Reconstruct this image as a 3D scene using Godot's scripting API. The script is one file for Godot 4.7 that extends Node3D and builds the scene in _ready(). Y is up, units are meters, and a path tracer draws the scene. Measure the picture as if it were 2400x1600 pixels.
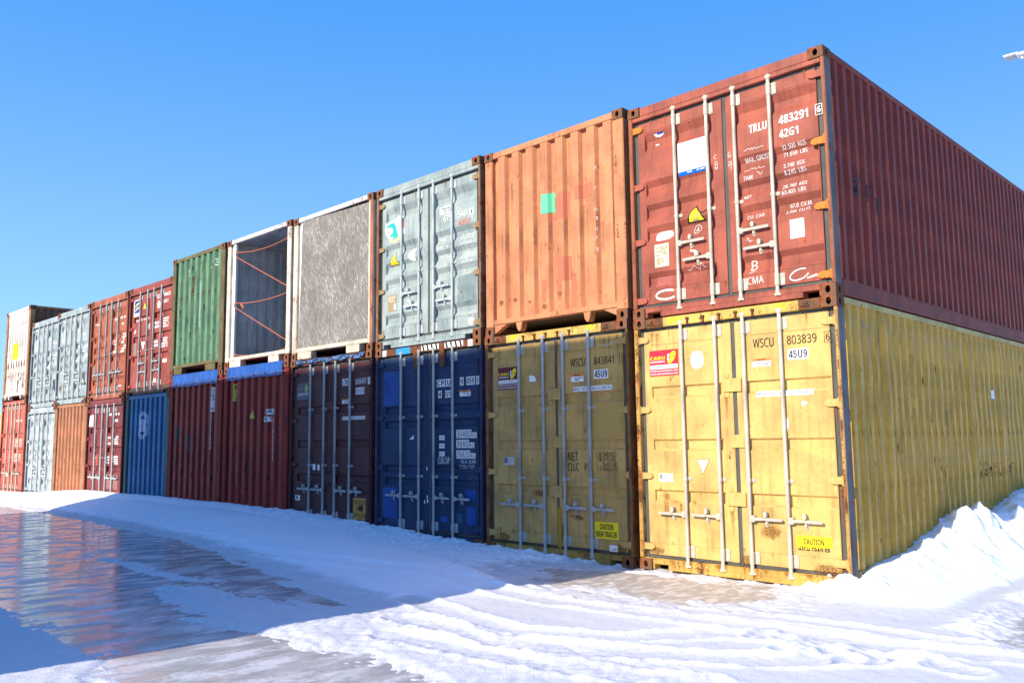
extends Node3D
# A yard of shipping containers stacked two high in winter sun: built from code only.
const W := 2.438
const HS := 2.598
const HH := 2.891
var M := {}
var T := {}
var mesh_cache := {}
var font_r: SystemFont
var font_b: SystemFont
var rng := RandomNumberGenerator.new()

# ------------------------------------------------------------------ geometry helper
class Geo:
	var p := PackedVector3Array()
	var n := PackedVector3Array()
	var uv := PackedVector2Array()
	var c := PackedColorArray()
	var ix := PackedInt32Array()
	func tex(v: Vector3, m: Vector3) -> Vector2:
		var a := m.abs()
		if a.z >= a.x and a.z >= a.y:
			return Vector2(v.x, -v.y) / 2.4
		if a.x >= a.y:
			return Vector2(v.z + 0.37, -v.y) / 2.4
		return Vector2(v.x, v.z) / 2.4
	func tri(a: Vector3, b: Vector3, d: Vector3) -> void:      # counter-clockwise seen from outside
		var m := (b - a).cross(d - a).normalized()
		var s := p.size()
		for v in [a, b, d]:
			p.append(v); n.append(m); uv.append(tex(v, m))
		ix.append_array(PackedInt32Array([s, s + 2, s + 1]))
	func quad(a: Vector3, b: Vector3, d: Vector3, e: Vector3) -> void:
		var m := (b - a).cross(d - a)
		if m.length_squared() < 1e-14:
			m = (d - a).cross(e - a)
		m = m.normalized()
		var s := p.size()
		for v in [a, b, d, e]:
			p.append(v); n.append(m); uv.append(tex(v, m))
		ix.append_array(PackedInt32Array([s, s + 2, s + 1, s, s + 3, s + 2]))
	func box(a: Vector3, b: Vector3, r := 0.0) -> void:
		var lo := a.min(b)
		var hi := a.max(b)
		r = minf(r, (hi - lo).min_axis_index() * 0.0 + minf(minf(hi.x - lo.x, hi.y - lo.y), hi.z - lo.z) * 0.45)
		var q := func(sx: int, sy: int, sz: int, ax: int) -> Vector3:   # corner, on the face of axis ax
			var v := Vector3(hi.x if sx > 0 else lo.x, hi.y if sy > 0 else lo.y, hi.z if sz > 0 else lo.z)
			if ax != 0: v.x -= r * sx
			if ax != 1: v.y -= r * sy
			if ax != 2: v.z -= r * sz
			return v
		for s in [-1, 1]:
			var f := [q.call(s, -1, -1, 0), q.call(s, 1, -1, 0), q.call(s, 1, 1, 0), q.call(s, -1, 1, 0)]
			if s > 0: quad(f[0], f[1], f[2], f[3])
			else: quad(f[3], f[2], f[1], f[0])
			f = [q.call(-1, s, -1, 1), q.call(-1, s, 1, 1), q.call(1, s, 1, 1), q.call(1, s, -1, 1)]
			if s > 0: quad(f[0], f[1], f[2], f[3])
			else: quad(f[3], f[2], f[1], f[0])
			f = [q.call(-1, -1, s, 2), q.call(1, -1, s, 2), q.call(1, 1, s, 2), q.call(-1, 1, s, 2)]
			if s > 0: quad(f[0], f[1], f[2], f[3])
			else: quad(f[3], f[2], f[1], f[0])
		if r <= 0.0:
			return
		var mid := (lo + hi) / 2.0
		for s1 in [-1, 1]:
			for s2 in [-1, 1]:
				both(mid, q.call(s1, s2, -1, 0), q.call(s1, s2, 1, 0), q.call(s1, s2, 1, 1), q.call(s1, s2, -1, 1))
				both(mid, q.call(s1, -1, s2, 0), q.call(s1, 1, s2, 0), q.call(s1, 1, s2, 2), q.call(s1, -1, s2, 2))
				both(mid, q.call(-1, s1, s2, 1), q.call(1, s1, s2, 1), q.call(1, s1, s2, 2), q.call(-1, s1, s2, 2))
				for s3 in [-1, 1]:
					var a1: Vector3 = q.call(s1, s2, s3, 0)
					var b1: Vector3 = q.call(s1, s2, s3, 1)
					var d1: Vector3 = q.call(s1, s2, s3, 2)
					if (b1 - a1).cross(d1 - a1).dot(a1 - mid) > 0: tri(a1, b1, d1)
					else: tri(a1, d1, b1)
	func both(mid: Vector3, a: Vector3, b: Vector3, d: Vector3, e: Vector3) -> void:
		if (b - a).cross(d - a).dot((a + d) / 2.0 - mid) > 0: quad(a, b, d, e)
		else: quad(e, d, b, a)
	func cyl(a: Vector3, b: Vector3, r: float, k := 12, r2 := -1.0, caps := true) -> void:
		if r2 < 0: r2 = r
		var d := (b - a).normalized()
		var u := d.cross(Vector3(0, 0, 1) if absf(d.z) < 0.9 else Vector3(1, 0, 0)).normalized()
		var w := d.cross(u)
		var s := p.size()
		for i in k + 1:
			var t := TAU * i / k
			var m := u * cos(t) + w * sin(t)
			for e in 2:
				var v := a + m * r if e == 0 else b + m * r2
				p.append(v); n.append(m); uv.append(Vector2(t * r / 2.4 + v.x, -v.y) / 2.4)
		for i in k:
			var o := s + i * 2
			ix.append_array(PackedInt32Array([o, o + 1, o + 3, o, o + 3, o + 2]))
		if caps:
			for i in k:
				var t0 := TAU * i / k
				var t1 := TAU * (i + 1) / k
				var m0 := u * cos(t0) + w * sin(t0)
				var m1 := u * cos(t1) + w * sin(t1)
				tri(b, b + m0 * r2, b + m1 * r2)
				tri(a, a + m1 * r, a + m0 * r)
	func tube(path: PackedVector3Array, r: float, k := 6) -> void:
		for i in path.size() - 1:
			cyl(path[i], path[i + 1], r, k, -1.0, i == 0 or i == path.size() - 2)
	func prism(poly: PackedVector2Array, z0: float, z1: float) -> void:   # polygon in x, y pulled from z0 to z1
		if Geometry2D.is_polygon_clockwise(poly):
			poly = poly.duplicate(); poly.reverse()
		var t := Geometry2D.triangulate_polygon(poly)
		for i in range(0, t.size(), 3):
			var a := poly[t[i]]
			var b := poly[t[i + 1]]
			var d := poly[t[i + 2]]
			if (b - a).cross(d - a) < 0:
				var e := b; b = d; d = e
			tri(Vector3(a.x, a.y, z1), Vector3(b.x, b.y, z1), Vector3(d.x, d.y, z1))
			tri(Vector3(d.x, d.y, z0), Vector3(b.x, b.y, z0), Vector3(a.x, a.y, z0))
		for i in poly.size():
			var a := poly[i]
			var b := poly[(i + 1) % poly.size()]
			quad(Vector3(a.x, a.y, z0), Vector3(b.x, b.y, z0), Vector3(b.x, b.y, z1), Vector3(a.x, a.y, z1))
	func mesh() -> ArrayMesh:
		var a := []
		a.resize(Mesh.ARRAY_MAX)
		a[Mesh.ARRAY_VERTEX] = p; a[Mesh.ARRAY_NORMAL] = n; a[Mesh.ARRAY_TEX_UV] = uv; a[Mesh.ARRAY_INDEX] = ix
		if c.size() == p.size() and c.size() > 0: a[Mesh.ARRAY_COLOR] = c
		var m := ArrayMesh.new()
		m.add_surface_from_arrays(Mesh.PRIMITIVE_TRIANGLES, a)
		return m

func V(x: float, y: float, z: float) -> Vector3:
	return Vector3(x, y, z)

func part(called: String, m: Mesh, mat: Material, parent: Node) -> MeshInstance3D:
	var o := MeshInstance3D.new()
	o.name = called
	o.mesh = m
	o.material_override = mat
	parent.add_child(o, true)
	return o

func thing(called: String, label: String, category: String, at: Vector3, group := "") -> Node3D:
	var o := Node3D.new()
	o.name = called
	o.position = at
	o.set_meta("label", label); o.set_meta("category", category)
	if group: o.set_meta("group", group)
	add_child(o, true)
	return o

func structure(called: String, m: Mesh, mat: Material) -> MeshInstance3D:
	var o := part(called, m, mat, self)
	o.set_meta("kind", "structure")
	return o

# ------------------------------------------------------------------ textures and materials
func noise(s: int, freq: float, kind := FastNoiseLite.TYPE_SIMPLEX_SMOOTH, oct := 4) -> FastNoiseLite:
	var f := FastNoiseLite.new()
	f.seed = s; f.frequency = freq; f.noise_type = kind
	f.fractal_type = FastNoiseLite.FRACTAL_FBM if oct > 1 else FastNoiseLite.FRACTAL_NONE
	f.fractal_octaves = oct
	return f

func field(s: int, w: int, h: int, freq: float, oct := 4, size := 640) -> PackedByteArray:   # noise w x h pulled out to size x size
	var im := noise(s, freq, FastNoiseLite.TYPE_SIMPLEX_SMOOTH, oct).get_seamless_image(w, h)
	im.convert(Image.FORMAT_L8)
	if w != size or h != size:
		im.resize(size, size, Image.INTERPOLATE_CUBIC)
	return im.get_data()

func sstep(a: float, b: float, x: float) -> float:
	var t := clampf((x - a) / (b - a), 0.0, 1.0)
	return t * t * (3.0 - 2.0 * t)

func soft_stain(w: int, h: int, sd: int, drip: bool) -> ImageTexture:
	var nz := noise(sd, 0.11, FastNoiseLite.TYPE_SIMPLEX_SMOOTH, 3)
	var im := Image.create(w, h, false, Image.FORMAT_RGBA8)
	for y in h:
		for x in w:
			var u := (x + 0.5) / w * 2.0 - 1.0
			var v := (y + 0.5) / h
			var a := 0.0
			if drip:
				var wd := lerpf(0.75, 0.28, v) * (0.8 + 0.35 * nz.get_noise_2d(3.0, y * 0.5))
				a = exp(-pow(absf(u + 0.25 * nz.get_noise_2d(9.0, y * 0.12)) / wd, 2.4) * 2.2) * (1.0 - v) * sstep(0.0, 0.05, v) * (0.62 + 0.6 * nz.get_noise_2d(x * 1.6, y * 0.12))
			else:
				var r := Vector2(u, v * 2.0 - 1.0).length() * (1.0 + 0.45 * nz.get_noise_2d(x * 0.5, y * 0.5))
				a = (1.0 - sstep(0.35, 0.95, r)) * (0.5 + 0.9 * nz.get_noise_2d(x * 1.3, y * 1.3))
			im.set_pixel(x, y, Color(1, 1, 1, clampf(a, 0.0, 1.0)))
	return ImageTexture.create_from_image(im)

func make_textures() -> void:
	T.drip = soft_stain(48, 160, 401, true)
	T.bloom = soft_stain(96, 96, 402, false)
	var N := 640
	# weathering of paint: pale chalking, dirt and vertical rain streaks
	for k in 2:
		var a := field(11 + k, N, N, 0.006, 5)
		var b := field(21 + k, N, 40, 0.05, 3)
		var d := field(31 + k, N, N, 0.05, 3)
		var out := PackedByteArray()
		out.resize(N * N * 3)
		for i in N * N:
			var v := 0.93 + (a[i] - 128) * 0.0011 - maxf(0.0, b[i] - 135) * 0.0009 + (d[i] - 128) * 0.0003
			var q := clampf(v, 0.55, 1.0) * 255.0
			out[i * 3] = int(q); out[i * 3 + 1] = int(clampf(q - (a[i] - 128) * 0.03, 0, 255)); out[i * 3 + 2] = int(clampf(q - (a[i] - 128) * 0.06, 0, 255))
		T["grime%d" % k] = ImageTexture.create_from_image(Image.create_from_data(N, N, false, Image.FORMAT_RGB8, out))
	# rust: alpha is how much of the paint has gone
	var levels := [[0.715, 0.10], [0.64, 0.10], [0.55, 0.16], [0.42, 0.22]]
	for k in levels.size():
		var a := field(41 + k, N, N, 0.012, 5)
		var b := field(51 + k, N, 48, 0.06, 3)
		var d := field(61 + k, N, N, 0.11, 2)
		var e := field(71 + k, N, N, 0.02, 4)
		var out := PackedByteArray()
		out.resize(N * N * 4)
		var th: float = levels[k][0]
		var wd: float = levels[k][1]
		for i in N * N:
			var f := (a[i] * 0.42 + b[i] * 0.25 + d[i] * 0.33) / 255.0
			var al := sstep(th, th + wd, f)
			var t := clampf(e[i] / 255.0 * 1.3 - 0.15 + (d[i] - 128) * 0.0022, 0.0, 1.0)
			out[i * 4] = int(lerpf(62.0, 158.0, t)); out[i * 4 + 1] = int(lerpf(36.0, 86.0, t)); out[i * 4 + 2] = int(lerpf(26.0, 44.0, t))
			out[i * 4 + 3] = int(al * 235.0)
		T["rust%d" % k] = ImageTexture.create_from_image(Image.create_from_data(N, N, false, Image.FORMAT_RGBA8, out))
	var va := field(111, N, 30, 0.09, 4)
	var vb := field(112, N, 110, 0.03, 4)
	var vd := field(113, N, N, 0.14, 2)
	var vo := PackedByteArray()
	vo.resize(N * N * 4)
	for i in N * N:
		var f := (va[i] * 0.5 + vb[i] * 0.32 + vd[i] * 0.18) / 255.0
		var pale := sstep(0.60, 0.70, f)
		var rusty := sstep(0.65, 0.73, 1.0 - f)
		vo[i * 4] = 168 if pale > rusty else 70; vo[i * 4 + 1] = 160 if pale > rusty else 42; vo[i * 4 + 2] = 148 if pale > rusty else 28
		vo[i * 4 + 3] = int(maxf(pale * 0.38, rusty * 0.45) * 255.0)
	T.scuff = ImageTexture.create_from_image(Image.create_from_data(N, N, false, Image.FORMAT_RGBA8, vo))
	# buckled sheet steel, snow grain, rippled ice
	T.dent = ImageTexture.create_from_image(noise(81, 0.012, FastNoiseLite.TYPE_SIMPLEX_SMOOTH, 2).get_seamless_image(256, 256))
	T.snow = ImageTexture.create_from_image(noise(82, 0.09, FastNoiseLite.TYPE_SIMPLEX_SMOOTH, 4).get_seamless_image(512, 512))
	var rip := noise(83, 0.055, FastNoiseLite.TYPE_SIMPLEX_SMOOTH, 5).get_seamless_image(640, 400)
	rip.resize(1024, 1400, Image.INTERPOLATE_CUBIC)
	T.ripple = ImageTexture.create_from_image(rip)
	T.iceblot = ImageTexture.create_from_image(ice_image())
	var ra := field(95, 512, 220, 0.018, 4, 512)
	for i in ra.size(): ra[i] = int(lerpf(50.0, 200.0, sstep(95.0, 175.0, ra[i])))
	T.icerough = ImageTexture.create_from_image(Image.create_from_data(512, 512, false, Image.FORMAT_L8, ra))
	T.chip = ImageTexture.create_from_image(chip_image())

func ice_image() -> Image:
	var n := 512
	var a := field(91, n, 200, 0.02, 5, n)
	var b := field(92, n, n, 0.08, 3, n)
	var out := PackedByteArray()
	out.resize(n * n * 3)
	for i in n * n:
		var t := clampf((a[i] - 100) / 80.0 + (b[i] - 128) / 200.0, 0.0, 1.0)
		out[i * 3] = int(lerpf(196.0, 236.0, t)); out[i * 3 + 1] = int(lerpf(194.0, 236.0, t)); out[i * 3 + 2] = int(lerpf(193.0, 238.0, t))
	return Image.create_from_data(n, n, false, Image.FORMAT_RGB8, out)

func chip_image() -> Image:                                     # pressed strands of a grey weathered chipboard sheet
	var n := 1024
	var im := Image.create(n, n, false, Image.FORMAT_RGB8)
	im.fill(Color(0.58, 0.565, 0.54))
	var r := RandomNumberGenerator.new()
	r.seed = 5
	var nz := noise(93, 0.004, FastNoiseLite.TYPE_SIMPLEX_SMOOTH, 3)
	for i in 9000:
		var x := r.randf() * n
		var y := r.randf() * n
		var ln := r.randf_range(8, 44)
		var wd := r.randi_range(1, 4)
		var an := r.randfn(1.30, 0.30)
		var g := clampf(r.randf_range(0.46, 0.86) + nz.get_noise_2d(x, y) * 0.22 + (0.22 if r.randf() < 0.10 else 0.0), 0.15, 1.0)
		var warm := r.randf_range(0.0, 0.05)
		var col := Color(g, g - warm, g - warm * 1.9)
		for s in int(ln):
			im.fill_rect(Rect2i(posmod(int(x + cos(an) * s), n), posmod(int(y + sin(an) * s), n), wd, 1), col)
	return im

func paint(r: float, g: float, b: float, rust := 0, rough := 0.5, seed_at := 0) -> StandardMaterial3D:
	var m := StandardMaterial3D.new()
	m.albedo_color = Color(r, g, b).linear_to_srgb()
	m.albedo_texture = T["grime%d" % (seed_at % 2)]
	m.roughness = rough
	m.metallic_specular = 0.3
	m.uv1_offset = Vector3(fmod(seed_at * 0.377, 1.0), fmod(seed_at * 0.213, 1.0), 0)
	if rust >= 0:
		m.detail_enabled = true
		m.detail_albedo = T["rust%d" % rust]
		m.detail_blend_mode = BaseMaterial3D.BLEND_MODE_MIX
	m.heightmap_enabled = true
	m.heightmap_texture = T.dent
	m.heightmap_scale = 0.5
	return m

func stain(r: float, g: float, b: float, tex: Texture2D, strength := 1.0) -> StandardMaterial3D:
	var m := StandardMaterial3D.new()
	m.albedo_color = Color(Color(r, g, b).linear_to_srgb(), strength)
	m.albedo_texture = tex
	m.transparency = BaseMaterial3D.TRANSPARENCY_ALPHA
	m.roughness = 0.85
	m.metallic_specular = 0.2
	m.texture_repeat = false
	return m

func plain(r: float, g: float, b: float, rough := 0.6) -> StandardMaterial3D:
	var m := StandardMaterial3D.new()
	m.albedo_color = Color(r, g, b).linear_to_srgb()
	m.roughness = rough
	m.metallic_specular = 0.35
	return m

# ------------------------------------------------------------------ flat print: lettering, stickers and stencils that follow the sheet
func clip_rows(tris: Array, cuts: Array, axis: int) -> Array:
	for cut in cuts:
		var out := []
		for t in tris:
			var lo := []
			var hi := []
			for i in 3:
				var a: Vector2 = t[i]
				var b: Vector2 = t[(i + 1) % 3]
				var da: float = a[axis] - cut
				var db: float = b[axis] - cut
				if da <= 0: lo.append(a)
				if da >= 0: hi.append(a)
				if da * db < 0:
					var x := a.lerp(b, da / (da - db))
					lo.append(x); hi.append(x)
			for poly in [lo, hi]:
				for i in range(1, poly.size() - 1):
					out.append([poly[0], poly[i], poly[i + 1]])
		tris = out
	return tris

func profile_z(prof: Array, v: float) -> float:
	for i in prof.size() - 1:
		var a: Vector2 = prof[i]
		var b: Vector2 = prof[i + 1]
		if v >= minf(a.x, b.x) and v <= maxf(a.x, b.x):
			return a.y if is_equal_approx(a.x, b.x) else lerpf(a.y, b.y, (v - a.x) / (b.x - a.x))
	return prof[0].y

func drape(called: String, tris: Array, mat: Material, parent: Node, prof: Array, axis: int, lift: float) -> MeshInstance3D:
	var z0 := -0.045
	if prof.size():
		var cuts := []
		for q in prof: cuts.append(q.x)
		tris = clip_rows(tris, cuts, axis)
	var g := Geo.new()
	for t in tris:
		var v := []
		var mid: float = (t[0][axis] + t[1][axis] + t[2][axis]) / 3.0
		for i in 3:
			var q: Vector2 = t[i]
			var z := z0
			if prof.size(): z = profile_z(prof, lerpf(q[axis], mid, 0.001))
			v.append(V(q.x, q.y, z + lift))
		if (t[1] - t[0]).cross(t[2] - t[0]) > 0: g.tri(v[0], v[1], v[2])
		else: g.tri(v[0], v[2], v[1])
	if g.p.is_empty():
		return null
	var o := part(called, g.mesh(), mat, parent)
	if called in ["rust_fleck", "dark_scuff", "small_print"]: o.set_meta("kind", "stuff")
	return o

func text_tris(s: String, x0: float, y0: float, x1: float, y1: float, bold := true) -> Array:
	var key := s + str(bold)
	if not mesh_cache.has(key):
		var tm := TextMesh.new()
		tm.text = s
		tm.font = font_b if bold else font_r
		tm.font_size = 48
		tm.pixel_size = 0.01
		tm.depth = 0.0
		tm.curve_step = 3.0
		var a := tm.surface_get_arrays(0)
		mesh_cache[key] = [a[Mesh.ARRAY_VERTEX], a[Mesh.ARRAY_INDEX]]
	var p: PackedVector3Array = mesh_cache[key][0]
	var ix: PackedInt32Array = mesh_cache[key][1]
	var lo := Vector2(1e9, 1e9)
	var hi := -lo
	for v in p:
		lo = lo.min(Vector2(v.x, v.y)); hi = hi.max(Vector2(v.x, v.y))
	var k := Vector2(x1 - x0, y1 - y0) / (hi - lo)
	var out := []
	for i in range(0, ix.size(), 3):
		var t := []
		for j in 3:
			var v := p[ix[i + j]]
			t.append(Vector2(x0, y0) + (Vector2(v.x, v.y) - lo) * k)
		if absf((t[1] - t[0]).cross(t[2] - t[0])) > 1e-9: out.append(t)
	return out

func poly_tris(poly: PackedVector2Array) -> Array:
	var t := Geometry2D.triangulate_polygon(poly)
	var out := []
	for i in range(0, t.size(), 3): out.append([poly[t[i]], poly[t[i + 1]], poly[t[i + 2]]])
	return out

func rect(x0: float, y0: float, x1: float, y1: float) -> PackedVector2Array:
	return PackedVector2Array([Vector2(x0, y0), Vector2(x1, y0), Vector2(x1, y1), Vector2(x0, y1)])

func ellipse(cx: float, cy: float, rx: float, ry: float, k := 20, pw := 1.0) -> PackedVector2Array:
	var o := PackedVector2Array()
	for i in k:
		var a := TAU * i / k
		o.append(Vector2(cx + rx * signf(cos(a)) * pow(absf(cos(a)), pw), cy + ry * signf(sin(a)) * pow(absf(sin(a)), pw)))
	return o

func ragged(x0: float, y0: float, x1: float, y1: float, jag: float) -> PackedVector2Array:
	var o := PackedVector2Array()
	var c := [Vector2(x0, y0), Vector2(x1, y0), Vector2(x1, y1), Vector2(x0, y1)]
	for i in 4:
		for k in 6:
			o.append(c[i].lerp(c[(i + 1) % 4], k / 6.0) + Vector2(rng.randf_range(-jag, jag), rng.randf_range(-jag, jag)))
	return o

func stroke_tris(pts: Array, w: float) -> Array:               # a chalk or brush stroke
	var out := []
	for i in pts.size() - 1:
		var a: Vector2 = pts[i]
		var b: Vector2 = pts[i + 1]
		var d := (b - a).normalized().orthogonal() * w / 2.0
		out.append([a - d, b - d, b + d]); out.append([a - d, b + d, a + d])
	return out

func smudge_tris(x0: float, y0: float, x1: float, y1: float, rows: int, r: RandomNumberGenerator) -> Array:   # small print too far off to read
	var out := []
	var h := (y1 - y0) / rows
	for k in rows:
		var x := x0
		while x < x1 - 0.01:
			var w := minf(r.randf_range(0.025, 0.075), x1 - x)
			if r.randf() < 0.85: out.append_array(poly_tris(rect(x, y0 + k * h + h * 0.2, x + w, y0 + k * h + h * 0.85)))
			x += w + r.randf_range(0.01, 0.02)
	return out

class Face:                                                     # where print goes on one container: its leaves and their relief
	var node: Node3D
	var leaves := []
	var prof := []
	var axis := 1
	var ys := 1.0
	var wave := Vector2(0, 0)

func leaf(f: Face, x: float) -> Node3D:
	if f.leaves.is_empty(): return f.node
	return f.leaves[0] if x < 1.262 else f.leaves[1]

func on(f: Face, called: String, tris: Array, mat: Material, flat := false, lift := 0.003) -> void:
	if tris.is_empty(): return
	var x: float = tris[0][0].x
	tris = tris.duplicate(true)
	var d := 0.040 if f.axis == 1 else 0.015                 # print sits this far behind the front frame
	for t in tris:
		for i in 3:
			var q: Vector2 = t[i]
			var wp := f.node.position
			t[i] = Vector2(q.x + (q.x + wp.x - 3.485) * d / 8.06, (q.y + (q.y + wp.y - 1.456) * d / 8.06) / f.ys)
	drape(called, tris, mat, leaf(f, x), [] if flat else f.prof, f.axis, lift)

func txt(f: Face, s: String, x0: float, y0: float, x1: float, y1: float, mat: Material, bold := true, flat := false, lift := 0.006) -> void:
	on(f, "lettering", text_tris(s, x0, y0, x1, y1, bold and y1 - y0 > 0.052), mat, flat, lift)

func patch(f: Face, called: String, poly: PackedVector2Array, mat: Material, flat := false, lift := 0.003) -> void:
	on(f, called, poly_tris(poly), mat, flat, lift)

func streak(parent: Node, x: float, y: float, w: float, h: float, z: float, mat: Material) -> void:   # a soft run of rust or dirt hanging down from x, y
	var g := Geo.new()
	g.quad(V(x - w / 2, y - h, z), V(x + w / 2, y - h, z), V(x + w / 2, y, z), V(x - w / 2, y, z))
	g.uv = PackedVector2Array([Vector2(0, 1), Vector2(1, 1), Vector2(1, 0), Vector2(0, 0)])
	part("stain", g.mesh(), mat, parent).set_meta("kind", "stuff")

func door_stains(f: Face, H: float, sd: int, n: int, mat: Material, dirty: Material) -> void:   # runs below hinges, header and rod bearings
	var r := RandomNumberGenerator.new()
	r.seed = sd
	for i in n:
		var k := 0 if r.randf() < 0.5 else 1
		var x := r.randf_range(0.12, 1.22) if k == 0 else r.randf_range(1.30, 2.30)
		var m := mat if r.randf() < 0.6 else dirty
		if r.randf() < 0.45: streak(f.leaves[k], x, H - r.randf_range(0.16, 0.22), r.randf_range(0.02, 0.06), r.randf_range(0.08, 0.35), -0.0435, m)
		else: streak(f.leaves[k], x, r.randf_range(0.30, 0.33), r.randf_range(0.03, 0.08), r.randf_range(0.05, 0.14), -0.0435, m)
	for i in n / 3:
		streak(f.node, r.randf_range(0.4, 2.0), 0.118, r.randf_range(0.03, 0.09), r.randf_range(0.04, 0.1), -0.0100, mat)

# ------------------------------------------------------------------ container parts
func ring_face(g: Geo, o: Vector3, ux: Vector3, uy: Vector3, w: float, h: float, hw: float, hh: float) -> void:   # a plate with a long round hole
	var k := 16
	var nz := ux.cross(uy)
	for i in k:
		var q := []
		for j in 2:
			var t := TAU * (i + j) / k + PI / 4
			var c := cos(t)
			var s := sin(t)
			var sc := 1.0 / maxf(absf(c), absf(s))
			q.append([o + ux * (c * sc * w / 2) + uy * (s * sc * h / 2), o + ux * (c * hw) + uy * (s * hh * (1.0 if absf(s) < 0.7 else 1.08))])
		g.quad(q[0][1], q[0][0], q[1][0], q[1][1])
		g.quad(q[0][1] - nz * 0.016, q[0][1], q[1][1], q[1][1] - nz * 0.016)

func casting_mesh(sx: int) -> ArrayMesh:                        # a hollow corner fitting, holes to the front and the side
	if mesh_cache.has("cast%d" % sx): return mesh_cache["cast%d" % sx]
	var g := Geo.new()
	var w := 0.162
	var h := 0.118
	var d := 0.178
	ring_face(g, V(0, 0, 0), V(1, 0, 0), V(0, 1, 0), w, h, 0.027, 0.036)
	if sx > 0: ring_face(g, V(w / 2, 0, -d / 2), V(0, 0, -1), V(0, 1, 0), d, h, 0.032, 0.036)
	else: ring_face(g, V(-w / 2, 0, -d / 2), V(0, 0, 1), V(0, 1, 0), d, h, 0.032, 0.036)
	var x := w / 2
	var y := h / 2
	g.quad(V(-x, y, 0), V(x, y, 0), V(x, y, -d), V(-x, y, -d))
	g.quad(V(-x, -y, -d), V(x, -y, -d), V(x, -y, 0), V(-x, -y, 0))
	g.quad(V(x, -y, -d), V(-x, -y, -d), V(-x, y, -d), V(x, y, -d))
	if sx > 0: g.quad(V(-x, -y, -d), V(-x, -y, 0), V(-x, y, 0), V(-x, y, -d))
	else: g.quad(V(x, -y, 0), V(x, -y, -d), V(x, y, -d), V(x, y, 0))
	mesh_cache["cast%d" % sx] = g.mesh()
	return mesh_cache["cast%d" % sx]

func boxmesh(key: String, boxes: Array, r := 0.006) -> ArrayMesh:
	if not mesh_cache.has(key):
		var g := Geo.new()
		for b in boxes: g.box(V(b[0], b[1], b[2]), V(b[3], b[4], b[5]), r)
		mesh_cache[key] = g.mesh()
	return mesh_cache[key]

func side_mesh(H: float, L: float, sx: int, dents: int) -> ArrayMesh:     # one corrugated side wall
	var key := "side%.2f%.1f%d%d" % [H, L, sx, dents]
	if mesh_cache.has(key): return mesh_cache[key]
	var g := Geo.new()
	var xo := W - 0.008 if sx > 0 else 0.008
	var cols := []                                               # z and depth of every fold
	var z := -0.17
	while z > -L + 0.35:
		cols.append(Vector2(z, 0.036)); cols.append(Vector2(z - 0.072, 0.036)); cols.append(Vector2(z - 0.104, 0.0)); cols.append(Vector2(z - 0.176, 0.0))
		z -= 0.208 if dents == 0 else 0.212
	cols.append(Vector2(-L + 0.15, 0.036))
	var rows := 1 if dents == 0 else 26
	var y0 := 0.165
	var y1 := H - 0.065
	var nz := noise(300 + dents, 1.1, FastNoiseLite.TYPE_SIMPLEX_SMOOTH, 3)
	var pts := []
	for i in cols.size():
		var col := []
		for k in rows + 1:
			var y := lerpf(y0, y1, k / float(rows))
			var dx := 0.0
			var dz := 0.0
			if dents > 0 and k > 0 and k < rows:
				var amp := 0.010 if dents == 1 else 0.004
				dx = nz.get_noise_3d(y * 1.3, cols[i].x * 2.2, 0.0) * amp * 1.6
				dz = nz.get_noise_3d(y * 2.0, cols[i].x * 3.1, 9.0) * amp * 1.2
				if dents == 1:                                        # the long bulges of two folds, and hard knocks lower down
					for bu in [[-1.16, 0.035, 1.75, 1.1], [-1.44, 0.016, 1.3, 1.0], [-3.95, 0.030, 1.5, 1.2], [-5.2, 0.03, 1.6, 1.2], [-6.6, 0.03, 1.2, 1.0]]:
						dx += bu[1] * exp(-pow((cols[i].x - bu[0]) / 0.085, 2.0) - pow((y - bu[2]) / bu[3], 4.0))
			dx = minf(dx, 0.045)
			col.append(V(xo + sx * (dx - cols[i].y), y, cols[i].x + dz))
		pts.append(col)
	for i in cols.size() - 1:
		for k in rows:
			var a: Vector3 = pts[i][k]
			var b: Vector3 = pts[i + 1][k]
			var c: Vector3 = pts[i + 1][k + 1]
			var d: Vector3 = pts[i][k + 1]
			if sx > 0: g.quad(a, b, c, d)
			else: g.quad(b, a, d, c)
	mesh_cache[key] = g.mesh()
	return mesh_cache[key]

func side_rails(H: float, L: float, sx: int) -> Array:
	var a := W - 0.06 if sx > 0 else 0.0
	var b := W if sx > 0 else 0.06
	var p1 := W - 0.15 if sx > 0 else 0.012
	var p2 := W - 0.012 if sx > 0 else 0.15
	var k := "%.2f%.1f%d" % [H, L, sx]
	return [boxmesh("srt" + k, [[a, H - 0.07, -L + 0.18, b, H - 0.008, -0.18]]),
		boxmesh("srb" + k, [[a, 0.012, -L + 0.18, b, 0.168, -0.18], [a if sx > 0 else b - 0.02, 0.165, -L + 0.18, b + 0.006 if sx > 0 else b, 0.180, -0.18]]),
		boxmesh("srp" + k, [[p1, 0.118, -L, p2, H - 0.118, -L + 0.16]])]

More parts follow.
